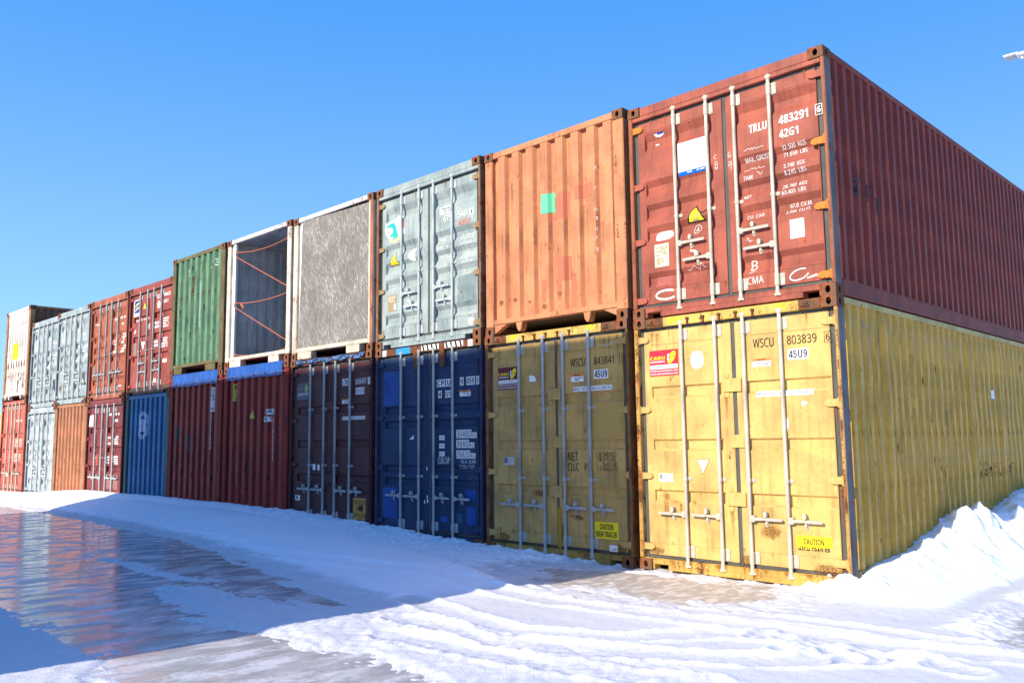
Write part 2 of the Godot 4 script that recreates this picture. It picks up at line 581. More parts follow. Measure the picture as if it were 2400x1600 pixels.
func hull(o: Node3D, H: float, L: float, pm: Material, fm: Material, cm: Material, wall: Material, dents := 0, back := true) -> void:
	for sx in [-1, 1]:
		var x := 0.081 if sx < 0 else W - 0.081
		for y in [0.059, H - 0.059]:
			part("corner_casting", casting_mesh(sx), cm, o).position = V(x, y, 0.004)
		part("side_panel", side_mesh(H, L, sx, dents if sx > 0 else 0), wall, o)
		var r := side_rails(H, L, sx)
		part("top_side_rail", r[0], fm, o)
		part("bottom_side_rail", r[1], fm, o)
		part("rear_post", r[2], fm, o)
	part("roof", boxmesh("roof%.2f%.1f" % [H, L], [[0.03, H - 0.035, -L + 0.1, W - 0.03, H - 0.02, -0.1]], 0.0), pm, o)
	part("floor", boxmesh("floor%.1f" % L, [[0.05, 0.135, -L + 0.1, W - 0.05, 0.163, -0.13]], 0.0), M.floor, o)
	part("rear_wall", boxmesh("rear%.2f%.1f" % [H, L], [[0.14, 0.14, -L + 0.03, W - 0.14, H - 0.03, -L + 0.06]], 0.0), wall, o)

func leaf_mesh(key: String, x0: float, x1: float, px0: float, px1: float, y0: float, y1: float, prof: Array) -> ArrayMesh:
	if mesh_cache.has(key): return mesh_cache[key]
	var g := Geo.new()
	var zf := -0.045
	var zb := -0.095
	var yt: float = prof[0].x
	var yb: float = prof[prof.size() - 1].x
	g.box(V(x0, y0, zb), V(px0, y1, zf), 0.004)
	g.box(V(px1, y0, zb), V(x1, y1, zf), 0.004)
	g.box(V(px0, yt + 0.002, zb), V(px1, y1, zf), 0.003)
	g.box(V(px0, y0, zb), V(px1, yb - 0.002, zf), 0.003)
	for i in prof.size() - 1:
		var a: Vector2 = prof[i]
		var b: Vector2 = prof[i + 1]
		g.quad(V(px0 - 0.003, b.x, b.y), V(px1 + 0.003, b.x, b.y), V(px1 + 0.003, a.x, a.y), V(px0 - 0.003, a.x, a.y))
	mesh_cache[key] = g.mesh()
	return mesh_cache[key]

func hinge_mesh(sx: int) -> ArrayMesh:
	if mesh_cache.has("hinge%d" % sx): return mesh_cache["hinge%d" % sx]
	var g := Geo.new()
	var pl := PackedVector2Array([Vector2(0.03, -0.036), Vector2(0.15, -0.034), Vector2(0.182, -0.020), Vector2(0.190, 0.0), Vector2(0.180, 0.022), Vector2(0.148, 0.036), Vector2(0.03, 0.040)])
	if sx > 0:
		var q := PackedVector2Array()
		for v in pl: q.append(Vector2(W - v.x, v.y))
		pl = q
	g.prism(pl, -0.048, -0.022)
	var x := 0.036 if sx < 0 else W - 0.036
	g.cyl(V(x, -0.048, -0.022), V(x, 0.050, -0.022), 0.021, 10)
	mesh_cache["hinge%d" % sx] = g.mesh()
	return mesh_cache["hinge%d" % sx]

func rod_mesh(H: float, y1: float) -> ArrayMesh:
	var key := "rod%.2f" % H
	if mesh_cache.has(key): return mesh_cache[key]
	var g := Geo.new()
	var z := -0.014
	var top := y1 + 0.085
	g.cyl(V(0, 0.115, z), V(0, top - 0.05, z), 0.0195, 12)
	g.cyl(V(0, top - 0.05, z), V(0, top, z), 0.024, 10)
	g.box(V(-0.036, top - 0.028, z - 0.03), V(0.036, top - 0.006, z + 0.012), 0.004)
	g.cyl(V(0, 0.062, z), V(0, 0.117, z), 0.024, 10)
	g.box(V(-0.036, 0.062, z - 0.03), V(0.036, 0.086, z + 0.012), 0.004)
	mesh_cache[key] = g.mesh()
	return mesh_cache[key]

func bracket_mesh(kind: int) -> ArrayMesh:                       # 0 the long bearing at a rod's end, 1 the small clip half way
	if mesh_cache.has("brk%d" % kind): return mesh_cache["brk%d" % kind]
	var g := Geo.new()
	var h := 0.064 if kind == 0 else 0.020
	g.cyl(V(0, -h, -0.014), V(0, h, -0.014), 0.0265, 12)
	var xr := 0.075 if kind == 0 else 0.066
	g.box(V(-0.026, -h, -0.047), V(xr, h, -0.034), 0.004)
	for y in ([-0.042, 0.042] if kind == 0 else [0.0]):
		g.cyl(V(xr - 0.018, y, -0.036), V(xr - 0.018, y, -0.027), 0.010, 6)
	mesh_cache["brk%d" % kind] = g.mesh()
	return mesh_cache["brk%d" % kind]

func handle_mesh(s: int) -> ArrayMesh:
	if mesh_cache.has("hnd%d" % s): return mesh_cache["hnd%d" % s]
	var g := Geo.new()
	g.box(V(0, -0.034, -0.03), V(0.058 * s, 0.034, 0.014), 0.005)
	var b := PackedVector2Array([Vector2(0.05, -0.017), Vector2(0.17, -0.010), Vector2(0.21, -0.016), Vector2(0.352, -0.014), Vector2(0.362, 0.0), Vector2(0.352, 0.016), Vector2(0.21, 0.018), Vector2(0.17, 0.012), Vector2(0.05, 0.018)])
	var q := PackedVector2Array()
	for v in b: q.append(Vector2(v.x * s, v.y))
	g.prism(q, 0.0, 0.012)
	g.cyl(V(0.025 * s, 0, 0.012), V(0.025 * s, 0, 0.020), 0.014, 8)
	mesh_cache["hnd%d" % s] = g.mesh()
	return mesh_cache["hnd%d" % s]

func catch_mesh(open := false) -> ArrayMesh:
	var key := "catch" + str(open)
	if mesh_cache.has(key): return mesh_cache[key]
	var g := Geo.new()
	for y in [0.052, -0.052]:
		var pl := ellipse(0, y * 0.95, 0.020, 0.031, 12)
		if open and y > 0:
			pl = PackedVector2Array([Vector2(0.024, 0.02), Vector2(0.026, 0.06), Vector2(0.0, 0.088), Vector2(-0.07, 0.105), Vector2(-0.082, 0.085), Vector2(-0.03, 0.062), Vector2(-0.024, 0.02)])
		g.prism(pl, -0.030 if y > 0 else -0.047, 0.012 if y > 0 else -0.034)
		g.cyl(V(0, y * 1.15, -0.04), V(0, y * 1.15, 0.018 if y > 0 else -0.028), 0.009, 8)
	g.box(V(-0.013, -0.055, -0.046), V(0.013, 0.055, -0.014), 0.003)
	mesh_cache[key] = g.mesh()
	return mesh_cache[key]

# relief of the door sheets, top to bottom: height over the sill, depth
func prof_wave() -> Array:
	var o := [Vector2(2.262, -0.045)]
	for b in [[2.25, 2.157, 2.082, 2.015], [1.66, 1.588, 1.52, 1.45], [1.369, 1.308, 1.242, 1.17], [1.10, 1.028, 0.964, 0.905], [0.54, 0.478, 0.412, 0.356]]:
		o.append_array([Vector2(b[0], -0.045), Vector2(b[1], -0.088), Vector2(b[2], -0.088), Vector2(b[3], -0.045)])
	o.append(Vector2(0.335, -0.045))
	return o

func prof_bands(bands: Array, top: float, bottom: float, deep := 0.028, ramp := 0.018) -> Array:
	var o := [Vector2(top, -0.045)]
	for b in bands:
		o.append_array([Vector2(b[0], -0.045), Vector2(b[0] - ramp, -0.045 - deep), Vector2(b[1] + ramp, -0.045 - deep), Vector2(b[1], -0.045)])
	o.append(Vector2(bottom, -0.045))
	return o

func door_container(o: Node3D, H: float, L: float, style: String, c: Dictionary) -> Face:
	var f := Face.new()
	f.node = o
	var tall := H > 2.7
	var y0 := 0.165
	var y1 := H - (0.157 if tall else 0.21)
	var prof: Array
	if style == "wave": prof = prof_wave()
	elif style == "three": prof = prof_bands([[1.88, 1.745], [1.40, 1.265], [0.93, 0.795]], 2.25, 0.34, 0.040, 0.012)
	elif style == "four": prof = prof_bands([[1.985, 1.868], [1.77, 1.65], [1.10, 0.978], [0.91, 0.80]], 2.55, 0.30, 0.030, 0.030)
	else: prof = prof_bands([[2.085, 1.945] if style == "near" else [2.052, 1.918], [1.475, 1.345], [0.90, 0.765]], 2.57, 0.30, 0.026, 0.020)
	f.prof = prof
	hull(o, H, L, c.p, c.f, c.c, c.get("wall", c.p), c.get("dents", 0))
	for sx in [-1, 1]:
		var a := 0.0 if sx < 0 else W - 0.038
		part("corner_post", boxmesh("dpost%d%.2f" % [sx, H], [[a, 0.118, -0.16, a + 0.052 if sx < 0 else W, H - 0.118, 0.0]], 0.008), c.get("post", c.f), o)
	if c.has("bare"):
		part("post_cheek", boxmesh("cheek%.2f" % H, [[W - 0.02, 0.119, -0.155, W + 0.003, H - 0.119, -0.006]], 0.004), c.bare, o)
	part("door_header", boxmesh("dhead%.2f" % H, [[0.164, y1 + 0.038, -0.14, W - 0.164, H - 0.012, -0.010]] if tall else [[0.164, H - 0.119, -0.14, W - 0.164, H - 0.012, -0.010], [0.052, y1 + 0.038, -0.14, W - 0.040, H - 0.1185, -0.0105]], 0.006), c.get("head", c.p), o)
	part("door_sill", boxmesh("dsill", [[0.164, 0.064, -0.14, W - 0.164, 0.119, -0.012], [0.052, 0.1185, -0.14, W - 0.040, 0.128, -0.0115], [0.372, 0.006, -0.14, 2.092, 0.066, -0.0125], [0.166, 0.006, -0.14, 0.19, 0.066, -0.0125], [2.262, 0.006, -0.14, 2.276, 0.066, -0.0125]], 0.004), c.get("sill", c.p), o)
	var px := [[0.108, 1.240, 0.205, 1.108], [1.286, W - 0.108, 1.398, 2.320]]
	for d in 2:
		var q: Array = px[d]
		var lf := part("door", leaf_mesh("leaf%s%d%.2f" % [style, d, H], q[0], q[1], q[2], q[3], y0, y1, prof), c.get("leaf", c.p), o)
		f.leaves.append(lf)
		var ga: Array = [[0.054, y0 - 0.04, -0.11, 0.106, y1 + 0.036, -0.062], [0.108, y1 + 0.002, -0.11, 1.24, y1 + 0.036, -0.058], [0.108, y0 - 0.036, -0.11, 1.24, y0 - 0.002, -0.056], [1.242, y0 - 0.03, -0.11, 1.284, y1 + 0.02, -0.054]]
		if d == 1: ga = [[W - 0.106, y0 - 0.04, -0.11, W - 0.054, y1 + 0.036, -0.062], [1.286, y1 + 0.002, -0.11, W - 0.108, y1 + 0.036, -0.058], [1.286, y0 - 0.036, -0.11, W - 0.108, y0 - 0.002, -0.056]]
		part("gasket", boxmesh("gask%d%.2f" % [d, H], ga, 0.004), M.gasket, lf)
		var hy: Array = [2.635, 1.815, 1.055, 0.255] if tall else [2.318, 1.605, 0.925, 0.213]
		for y in hy:
			part("hinge", hinge_mesh(-1 if d == 0 else 1), c.get("hinge", c.get("leaf", c.p)), lf).position = V(0, y, 0)
		for k in 2:
			var x: float = [[0.632, 1.062], [1.402, 1.822]][d][k]
			var rm: Material = c.get("rod", M.rod)
			part("lock_rod", rod_mesh(H, y1), rm, lf).position = V(x, 0, 0)
			part("rod_bearing", bracket_mesh(0), rm, lf).position = V(x, y1 - 0.075, 0)
			part("rod_bearing", bracket_mesh(0), rm, lf).position = V(x, 0.235, 0)
			for y in c.get("clips", [1.15]):
				part("rod_clip", bracket_mesh(1), rm, lf).position = V(x, y - k * 0.0, 0)
			var hs := 1
			var hyy := 0.822 if k == 0 else 0.618
			if c.get("grip", 0) == 0: hs = 1 if k == 0 else -1
			else:
				hs = -1 if d == 0 else 1
				hyy = 0.640
			if c.get("grip", 0) == 2: hyy = 0.735 if k == 0 else 0.53; hs = 1 if k == 0 else -1
			part("door_handle", handle_mesh(hs), rm, lf).position = V(x, hyy, -0.006)
			part("handle_catch", catch_mesh(c.get("open_catch", -1) == d * 2 + k), rm, lf).position = V(x + hs * 0.175, hyy, 0)
	if tall and style in ["band", "near"]:
		for y in [2.05, 0.83]:
			part("lock_plate", boxmesh("lockp", [[1.135, -0.073, -0.046, 1.352, 0.073, -0.022], [1.15, -0.13, -0.046, 1.20, -0.078, -0.034], [1.15, 0.078, -0.046, 1.20, 0.13, -0.034]], 0.004), c.get("leaf", c.p), f.leaves[0]).position = V(0, y, 0)
		part("lock_plate", boxmesh("lockm", [[1.21, -0.07, -0.046, 1.372, 0.07, -0.030]], 0.004), c.get("leaf", c.p), f.leaves[1]).position = V(0, 1.445, 0)
	return f

func end_profile() -> Array:                                     # folds of a closed end, left to right: x, depth
	var o := []
	var n := 8
	var x0 := 0.150
	var pitch := (W - 0.165 - x0) / n
	for i in n:
		var x := x0 + i * pitch
		o.append_array([Vector2(x, -0.068), Vector2(x + 0.085, -0.068), Vector2(x + 0.112, -0.014), Vector2(x + pitch - 0.030, -0.014)])
	o.append(Vector2(W - 0.165, -0.068))
	return o

func end_container(o: Node3D, H: float, L: float, c: Dictionary) -> Face:
	var f := Face.new()
	f.node = o
	f.axis = 0
	f.prof = end_profile()
	hull(o, H, L, c.p, c.f, c.c, c.get("wall", c.p), c.get("dents", 0))
	var lo: float = c.get("low", 0.215)
	for sx in [-1, 1]:
		var a := 0.002 if sx < 0 else W - 0.168
		part("corner_post", boxmesh("epost%d%.2f" % [sx, H], [[a, 0.118, -0.15, a + 0.148 if sx < 0 else W - 0.002, H - 0.118, -0.002]], 0.012), c.f, o)
	part("top_rail", boxmesh("etop%.2f" % H, [[0.13, H - 0.095, -0.14, W - 0.13, H - 0.012, -0.006]], 0.006), c.get("rail", c.p), o)
	var feet: Array = [[0.13, 0.155, -0.14, W - 0.13, lo + 0.005, -0.006]]
	var g := Geo.new()
	g.box(V(0.13, lo - 0.062, -0.14), V(W - 0.13, lo + 0.004, -0.006), 0.005)
	if c.get("feet", "legs") == "legs":
		for x in [0.57, 1.745]:
			g.prism(PackedVector2Array([Vector2(x, 0.158), Vector2(x + 0.02, 0.07), Vector2(x + 0.05, 0.03), Vector2(x + 0.075, 0.03), Vector2(x + 0.095, 0.07), Vector2(x + 0.115, 0.158)]), -0.12, -0.016)
		g.prism(PackedVector2Array([Vector2(0.155, 0.155), Vector2(0.155, 0.03), Vector2(0.20, 0.05), Vector2(0.40, 0.155)]), -0.1, -0.02)
		g.prism(PackedVector2Array([Vector2(W - 0.155, 0.155), Vector2(W - 0.155, 0.05), Vector2(2.05, 0.155)]), -0.1, -0.02)
	else:
		g.box(V(0.17, 0.012, -0.14), V(0.56, 0.156, -0.016), 0.008)
		g.box(V(1.66, 0.012, -0.14), V(2.10, 0.156, -0.016), 0.008)
	part("bottom_rail", g.mesh(), c.get("rail", c.p), o)
	var key := "endp%.2f%.2f" % [H, lo]
	if not mesh_cache.has(key):
		var e := Geo.new()
		for i in f.prof.size() - 1:
			var a: Vector2 = f.prof[i]
			var b: Vector2 = f.prof[i + 1]
			e.quad(V(a.x, lo, a.y), V(b.x, lo, b.y), V(b.x, H - 0.09, b.y), V(a.x, H - 0.09, a.y))
		mesh_cache[key] = e.mesh()
	part("end_panel", mesh_cache[key], c.p, o)
	return f

func open_container(o: Node3D, H: float, L: float, c: Dictionary) -> Face:
	var f := Face.new()
	f.node = o
	hull(o, H, L, c.wall, c.f, c.c, c.wall, 0)
	for sx in [-1, 1]:
		var a := 0.002 if sx < 0 else W - 0.135
		part("corner_post", boxmesh("opost%d%.2f" % [sx, H], [[a, 0.118, -0.15, a + 0.133, H - 0.118, -0.002]], 0.012), c.f, o)
	part("door_frame", boxmesh("oframe", [[0.15, 0.2, -0.09, 0.21, H - 0.1, -0.045], [0.225, 0.2, -0.085, 0.30, H - 0.1, -0.030], [0.13, 0.2, -0.085, 0.275, H - 0.1, -0.06]], 0.006), M.white_steel, o)
	part("top_rail", boxmesh("otop", [[0.135, H - 0.09, -0.16, W - 0.135, H - 0.006, -0.006]], 0.008), M.white_worn, o)
	part("bottom_rail", boxmesh("obot", [[0.13, 0.135, -0.16, W - 0.13, 0.205, -0.006], [0.17, 0.006, -0.14, 0.61, 0.14, -0.014], [1.68, 0.006, -0.14, 2.05, 0.14, -0.014]], 0.008), c.f, o)
	return f

# ------------------------------------------------------------------ snow, ice and the yard
const WALL := [-34.0, -0.02, -27.0, -0.02, -24.7, 0.05, -22.5, 0.20, -19.9, 0.30, -15.0, 0.31, -12.8, 0.30, -10.0, 0.28, -7.45, 0.17, -6.2, 0.11, -5.0, 0.06, -3.5, 0.035, -2.6, 0.0, 5.0, 0.0]
const CREST := [-34.0, 0.0, -20.0, 0.0, -15.1, 0.0, -11.35, 0.25, -9.0, 0.60, -8.1, 0.62, -5.17, 1.08, -3.4, 1.63, -2.4, 2.0, 5.0, 2.0]
const BANK := [14.0, 0.0, 0.6, 0.0, 0.06, 0.16, -0.55, 0.19, -1.46, 0.24, -1.86, 0.34, -2.4, 0.42, -2.75, 0.52, -3.2, 0.57, -3.6, 0.42, -4.0, 0.40, -4.5, 0.46, -5.4, 0.64, -6.0, 0.68, -8.0, 0.75, -14.0, 0.6]
var nA: FastNoiseLite
var nB: FastNoiseLite
var nC: FastNoiseLite
var nD: FastNoiseLite
var nE: FastNoiseLite
var ice_polys := []
var tongue := PackedVector2Array()
var tracks := []
const ICE_Y := -0.030

func lut(a: Array, x: float) -> float:
	var up: bool = a[2] > a[0]
	var n := a.size()
	if (x <= a[0]) == up: return a[1]
	for i in range(0, n - 2, 2):
		if (x < a[i + 2]) == up:
			var t: float = (x - a[i]) / (a[i + 2] - a[i])
			return lerpf(a[i + 1], a[i + 3], t)
	return a[n - 1]

func seg_d(p: Vector2, a: Vector2, b: Vector2) -> float:
	var ab := b - a
	var t := clampf((p - a).dot(ab) / ab.length_squared(), 0.0, 1.0)
	return p.distance_to(a + ab * t)

func poly_d(p: Vector2, poly: PackedVector2Array) -> float:      # inside is negative
	var d := 1e9
	var n := poly.size()
	for i in n: d = minf(d, seg_d(p, poly[i], poly[(i + 1) % n]))
	return -d if Geometry2D.is_point_in_polygon(p, poly) else d

func pv(a: Array) -> PackedVector2Array:
	var o := PackedVector2Array()
	for i in range(0, a.size(), 2): o.append(Vector2(a[i], a[i + 1]))
	return o

func ground_setup() -> void:
	nA = noise(201, 0.45, FastNoiseLite.TYPE_SIMPLEX_SMOOTH, 3)
	nB = noise(202, 2.2, FastNoiseLite.TYPE_SIMPLEX_SMOOTH, 4)
	nC = noise(203, 9.0, FastNoiseLite.TYPE_SIMPLEX_SMOOTH, 3)
	nD = noise(204, 1.3, FastNoiseLite.TYPE_SIMPLEX_SMOOTH, 3)
	nD.fractal_type = FastNoiseLite.FRACTAL_RIDGED
	nE = noise(205, 3.2, FastNoiseLite.TYPE_CELLULAR, 2)
	ice_polys = [
		pv([-36, 1.55, -20.5, 1.75, -17.2, 1.66, -13.2, 1.86, -11.7, 1.95, -9.0, 2.14, -7.8, 2.41, -5.8, 2.86, -3.5, 3.34, -2.95, 3.60, -4.15, 3.72, -4.43, 3.92, -5.06, 3.80, -5.55, 3.98, -5.61, 4.23, -4.9, 4.36, -3.97, 4.59, -3.18, 4.70, -2.64, 4.58, -2.13, 4.55, -1.73, 4.44, -1.21, 4.45, -0.73, 4.6, -0.35, 5.1, -0.6, 6.6, -1.6, 7.2, -2.25, 5.95, -2.5, 5.82, -2.78, 5.63, -3.15, 5.63, -3.6, 5.66, -4.2, 5.62, -5.2, 5.52, -5.6, 5.62, -6.5, 5.9, -9.0, 7.2, -36, 7.0]),
		pv([-3.3, 0.65, -3.0, 1.05, -2.58, 1.42, -2.07, 1.22, -1.18, 1.38, -0.77, 1.27, -0.45, 0.76, -0.62, 0.32, -0.9, 0.12, -2.5, 0.16, -3.2, 0.5]),
		pv([1.55, 1.05, 1.42, 0.4, 1.45, -0.3, 1.75, -3.0, 2.6, -8.0, 7, -8, 7, 2.0, 2.0, 1.45]),
	]
	tongue = pv([-8.9, 3.68, -7.62, 3.60, -6.84, 3.66, -5.59, 3.60, -5.1, 3.80, -6.14, 3.80, -7.42, 3.74])
	tracks = [
		[pv([-8.3, 2.32, -6.9, 2.24, -5.1, 2.13, -3.6, 2.03, -2.35, 2.16, -1.07, 2.07, -0.05, 1.97, 0.56, 1.94, 1.07, 1.87, 1.81, 1.62, 2.6, 1.6]), 0.016, 0.13],
		[pv([-0.7, 1.65, 0.04, 1.51, 0.63, 1.46, 1.27, 1.47, 1.75, 1.34]), 0.012, 0.10],
		[pv([-2.9, 2.95, -1.24, 3.29, -0.47, 2.86, 0.0, 2.27, 0.35, 2.18]), 0.014, 0.12],
		[pv([-2.3, 3.5, -0.98, 3.55, -0.33, 3.27, 0.3, 2.98, 0.71, 2.71, 1.19, 2.18]), 0.015, 0.13],
		[pv([-1.9, 3.95, -0.68, 3.86, -0.27, 3.75, 0.28, 3.67, 0.57, 3.49]), 0.013, 0.12],
		[pv([0.35, 2.18, 0.74, 2.16, 1.15, 2.08, 1.65, 2.2]), 0.012, 0.10],
	]

var dirt := 0.0
func height(x: float, z: float) -> float:
	dirt = 0.0
	var p := Vector2(x, z)
	var fine := nC.get_noise_2d(x, z)
	var mid := nB.get_noise_2d(x, z)
	var big := nA.get_noise_2d(x, z)
	# the yard's trodden snow
	var h := 0.006 + big * 0.012 + mid * 0.0045 + fine * 0.003 + nA.get_noise_2d(x * 0.8 + z * 0.4, z * 2.6) * 0.007
	if x > -4.0 and z > 3.3: h += 0.010 * (mid + fine * 0.5) - 0.003
	# snow lying along the wall of boxes, then a smooth drift in front of it
	var wl := lut(WALL, x)
	var zc := lut(CREST, x)
	var rough := sstep(-13.5, -9.5, x) * 0.75 + 0.12
	var zz := maxf(z, 0.0)
	var near := wl + (0.030 * mid + 0.018 * fine + 0.02 * absf(mid)) * rough * sstep(-2.2, -3.2, x)
	var fade := exp(-pow(zz / (0.55 + zc * 0.45), 2.0))
	var tail := sstep(-1.9, -3.6, x)
	var drift := 0.0
	var zi := 1.7 + sstep(-14.0, -3.0, x) * 1.7
	if zz > zc - 0.25:
		var top := (0.07 + wl * 0.55) * tail
		drift = top * sstep(zc - 0.25, zc + 0.12, zz) * (1.0 - sstep(zc + 0.05, zi + 0.1, zz)) + 0.012 * big * tail
	if z < 7.0: h += maxf(maxf(near * fade, 0.0), drift)
	if x < -1.4 and z > 4.9: h = lerpf(h, ICE_Y + 0.016, 0.75) + 0.007 * mid + 0.006 * fine + 0.006 * nE.get_noise_2d(x * 2.5, z * 2.5)
	# tyre ruts
	if x > -9.0 and z > 0.7 and z < 4.6 and x < 3.2:
		for t in tracks:
			var line: PackedVector2Array = t[0]
			var d := 1e9
			for i in line.size() - 1: d = minf(d, seg_d(p, line[i], line[i + 1]))
			if d < 0.5:
				d += mid * 0.008
				var w: float = t[2]
				var dep: float = t[1]
				h += -dep * exp(-pow(d / w, 4.0)) + dep * 0.95 * exp(-pow((d - w * 1.5) / (w * 0.34), 2.0)) * (0.95 + mid * 0.35 + fine * 0.4)
				if d < w: h += 0.0035 * sin(x * 52.0 + z * 34.0 + mid * 6.0) * (0.5 + fine * 1.5)
	# footprints pressed in beside the tracks
	for q in [Vector2(0.55, 2.42), Vector2(0.80, 2.22), Vector2(1.0, 2.42), Vector2(0.2, 2.12), Vector2(1.25, 2.12)]:
		var e: float = ((p - q) / Vector2(0.07, 0.14)).length()
		if e < 2.5: h += -0.028 * exp(-pow(e, 4.0)) + 0.014 * exp(-pow((e - 1.4) / 0.4, 2.0))
	# the ploughed bank along the side of the corner box
	if x > -1.2 and z < 1.1:
		var top := lut(BANK, z)
		var fx: float
		var out := 1.0 + sstep(-1.0, -6.0, z) * 0.35
		if x >= 0.0: fx = pow(maxf(0.0, 1.0 - x / out), 1.15)
		else: fx = exp(-pow(x / 0.34, 2.0)) if z > -0.02 else 1.0
		var fz := 1.0
		if z > 0.06:
			top = 0.165
			fz = exp(-pow((z - 0.06) / 0.24, 2.0))
		var lump := (nD.get_noise_2d(x * 0.9, z * 0.9) + 0.35) * 0.16 + (nE.get_noise_2d(x * 0.8, z * 0.8) + 0.75) * 0.16 + mid * 0.06 + (nE.get_noise_2d(x * 2.4 + 7.0, z * 2.4) + 0.75) * 0.045
		var b := top * fx * fz
		b += lump * clampf(b * 4.5, 0.0, 1.0) * (0.30 + minf(b, 0.35) * 1.5) * sstep(-0.02, 0.22, x + maxf(0.0, z) * 2.0)
		for q in [[0.26, 0.12, 0.17, 0.15], [0.62, -0.02, 0.13, 0.045], [0.75, -1.35, 0.24, 0.10], [0.16, -2.55, 0.34, 0.40], [0.30, -2.95, 0.30, 0.42], [0.45, -2.0, 0.26, 0.18], [0.55, -3.9, 0.35, 0.24], [0.9, -2.9, 0.2, 0.10], [0.5, -1.1, 0.16, 0.08]]:
			var e2: float = Vector2(x - q[0], z - q[1]).length() / q[2]
			if e2 < 1.0: b = maxf(b, b * 0.45 + q[3] * pow(1.0 - e2 * e2, 0.7) * (1.0 + 0.5 * mid + 0.25 * nE.get_noise_2d(x * 2.0, z * 2.0)) + fine * 0.012)
		h += maxf(b, 0.0)
		# crumbs where the plough's edge passed
		var pe := absf(x - (1.27 + 0.04 * sin(z * 3.0)))
		if pe < 0.3: h += maxf(0.0, (nE.get_noise_2d(x * 2.2, z * 2.2) + 0.75)) * 0.05 * exp(-pow(pe / 0.13, 2.0)) + 0.02 * exp(-pow(pe / 0.16, 2.0))
	# bare ice
	var s := 9.0
	for k in 3:
		if k == 1 and (x < -4.2 or x > 0.2 or z > 2.0): continue
		if k == 2 and x < 1.0: continue
		if k == 0 and (z < 1.2 or x > 0.3): continue
		var d := poly_d(p, ice_polys[k])
		if k == 1:
			dirt = maxf(dirt, 1.0 - sstep(-0.35, 0.12, d + mid * 0.15))
			d = d * 0.5 + 0.02 + mid * 0.10
		elif k == 0 and x < -1.5 and z > 4.9: d -= 0.02 + 0.14 * absf(nB.get_noise_2d(x * 0.8, z * 1.4))
		s = minf(s, d)
	if s < 1.0:
		if x < -4.6 and z > 2.4: s = maxf(s, -poly_d(p, tongue) * 0.8)
		s += mid * 0.12 + fine * 0.10 + nB.get_noise_2d(x * 0.3, z * 1.8) * 0.20
		h = minf(h, ICE_Y + clampf(s * 0.12 + 0.002, -0.03, 0.05) + fine * 0.005) if s < 0.0 else lerpf(minf(h, ICE_Y + s * 0.12 + 0.003), h, sstep(0.05, 0.55, s))
	return h

func spread(a: Array) -> PackedFloat32Array:                     # grid lines: from, to, step, ...
	var o := PackedFloat32Array()
	for i in range(0, a.size(), 3):
		var n := int(round((a[i + 1] - a[i]) / a[i + 2]))
		for k in n: o.append(lerpf(a[i], a[i + 1], k / float(n)))
	o.append(a[a.size() - 2])
	return o

func sheet(xs: PackedFloat32Array, zs: PackedFloat32Array) -> ArrayMesh:
	var g := Geo.new()
	var nx := xs.size()
	var nz := zs.size()
	g.p.resize(nx * nz); g.n.resize(nx * nz); g.uv.resize(nx * nz); g.c.resize(nx * nz)
	for j in nz:
		for i in nx:
			var k := j * nx + i
			var y := height(xs[i], zs[j])
			if zs[j] < -0.22 and xs[i] < -0.10: y = -0.16
			g.p[k] = V(xs[i], y, zs[j])
			g.uv[k] = Vector2(xs[i], zs[j])
			var w := Color(0.60, 0.60, 0.615).lerp(Color(0.86, 0.87, 0.89), sstep(0.034, 0.066, y - ICE_Y))   # thin trodden snow is glazed and grey, fresh snow white
			if dirt > 0.0: w = w.lerp(Color(0.50, 0.43, 0.34), dirt * 0.75)
			g.c[k] = w
	for j in nz:
		for i in nx:
			var a := g.p[j * nx + maxi(i - 1, 0)]
			var b := g.p[j * nx + mini(i + 1, nx - 1)]
			var c := g.p[maxi(j - 1, 0) * nx + i]
			var d := g.p[mini(j + 1, nz - 1) * nx + i]
			g.n[j * nx + i] = (d - c).cross(b - a).normalized()
	g.ix.resize((nx - 1) * (nz - 1) * 6)
	var q := 0
	for j in nz - 1:
		for i in nx - 1:
			var a := j * nx + i
			for v in [a, a + 1, a + nx + 1, a, a + nx + 1, a + nx]:
				g.ix[q] = v
				q += 1
	return g.mesh()

func build_ground() -> void:
	ground_setup()
	structure("snow_ground", sheet(spread([-34.0, -28.0, 0.25, -28.0, -14.0, 0.10, -14.0, -7.0, 0.055, -7.0, 2.8, 0.024, 2.8, 6.0, 0.1]), spread([-0.6, -0.22, 0.1, -0.22, 4.2, 0.024, 4.2, 6.7, 0.03, 6.7, 9.4, 0.2])), M.snow)
	structure("snow_bank", sheet(spread([-0.30, 2.3, 0.028, 2.3, 6.0, 0.1]), spread([-15.0, -7.0, 0.06, -7.0, -0.6, 0.032])), M.snow)
	# ice under the thin snow
	var g := Geo.new()
	var sl := Geo.new()
	for e in [[-36.0, 0.9, 1.2, 9.4, false], [-4.4, -0.1, 0.6, 2.0, true], [1.25, -15.0, 6.0, 3.0, false]]:
		var nx := 24
		var nz := 12
		for j in nz:
			for i in nx:
				var x0 := lerpf(e[0], e[2], i / float(nx))
				var x1 := lerpf(e[0], e[2], (i + 1.0) / nx)
				var z0 := lerpf(e[1], e[3], j / float(nz))
				var z1 := lerpf(e[1], e[3], (j + 1.0) / nz)
				var y: float = ICE_Y + (0.004 if e[4] else 0.0)
				(sl if e[4] else g).quad(V(x0, y, z1), V(x1, y, z1), V(x1, y, z0), V(x0, y, z0))
	structure("ice_sheet", g.mesh(), M.ice)
	structure("slush_sheet", sl.mesh(), M.slush)
	var far := Geo.new()
	far.quad(V(-700, -0.2, 500), V(700, -0.2, 500), V(700, -0.2, -700), V(-700, -0.2, -700))
	structure("far_snow", far.mesh(), M.far_snow)

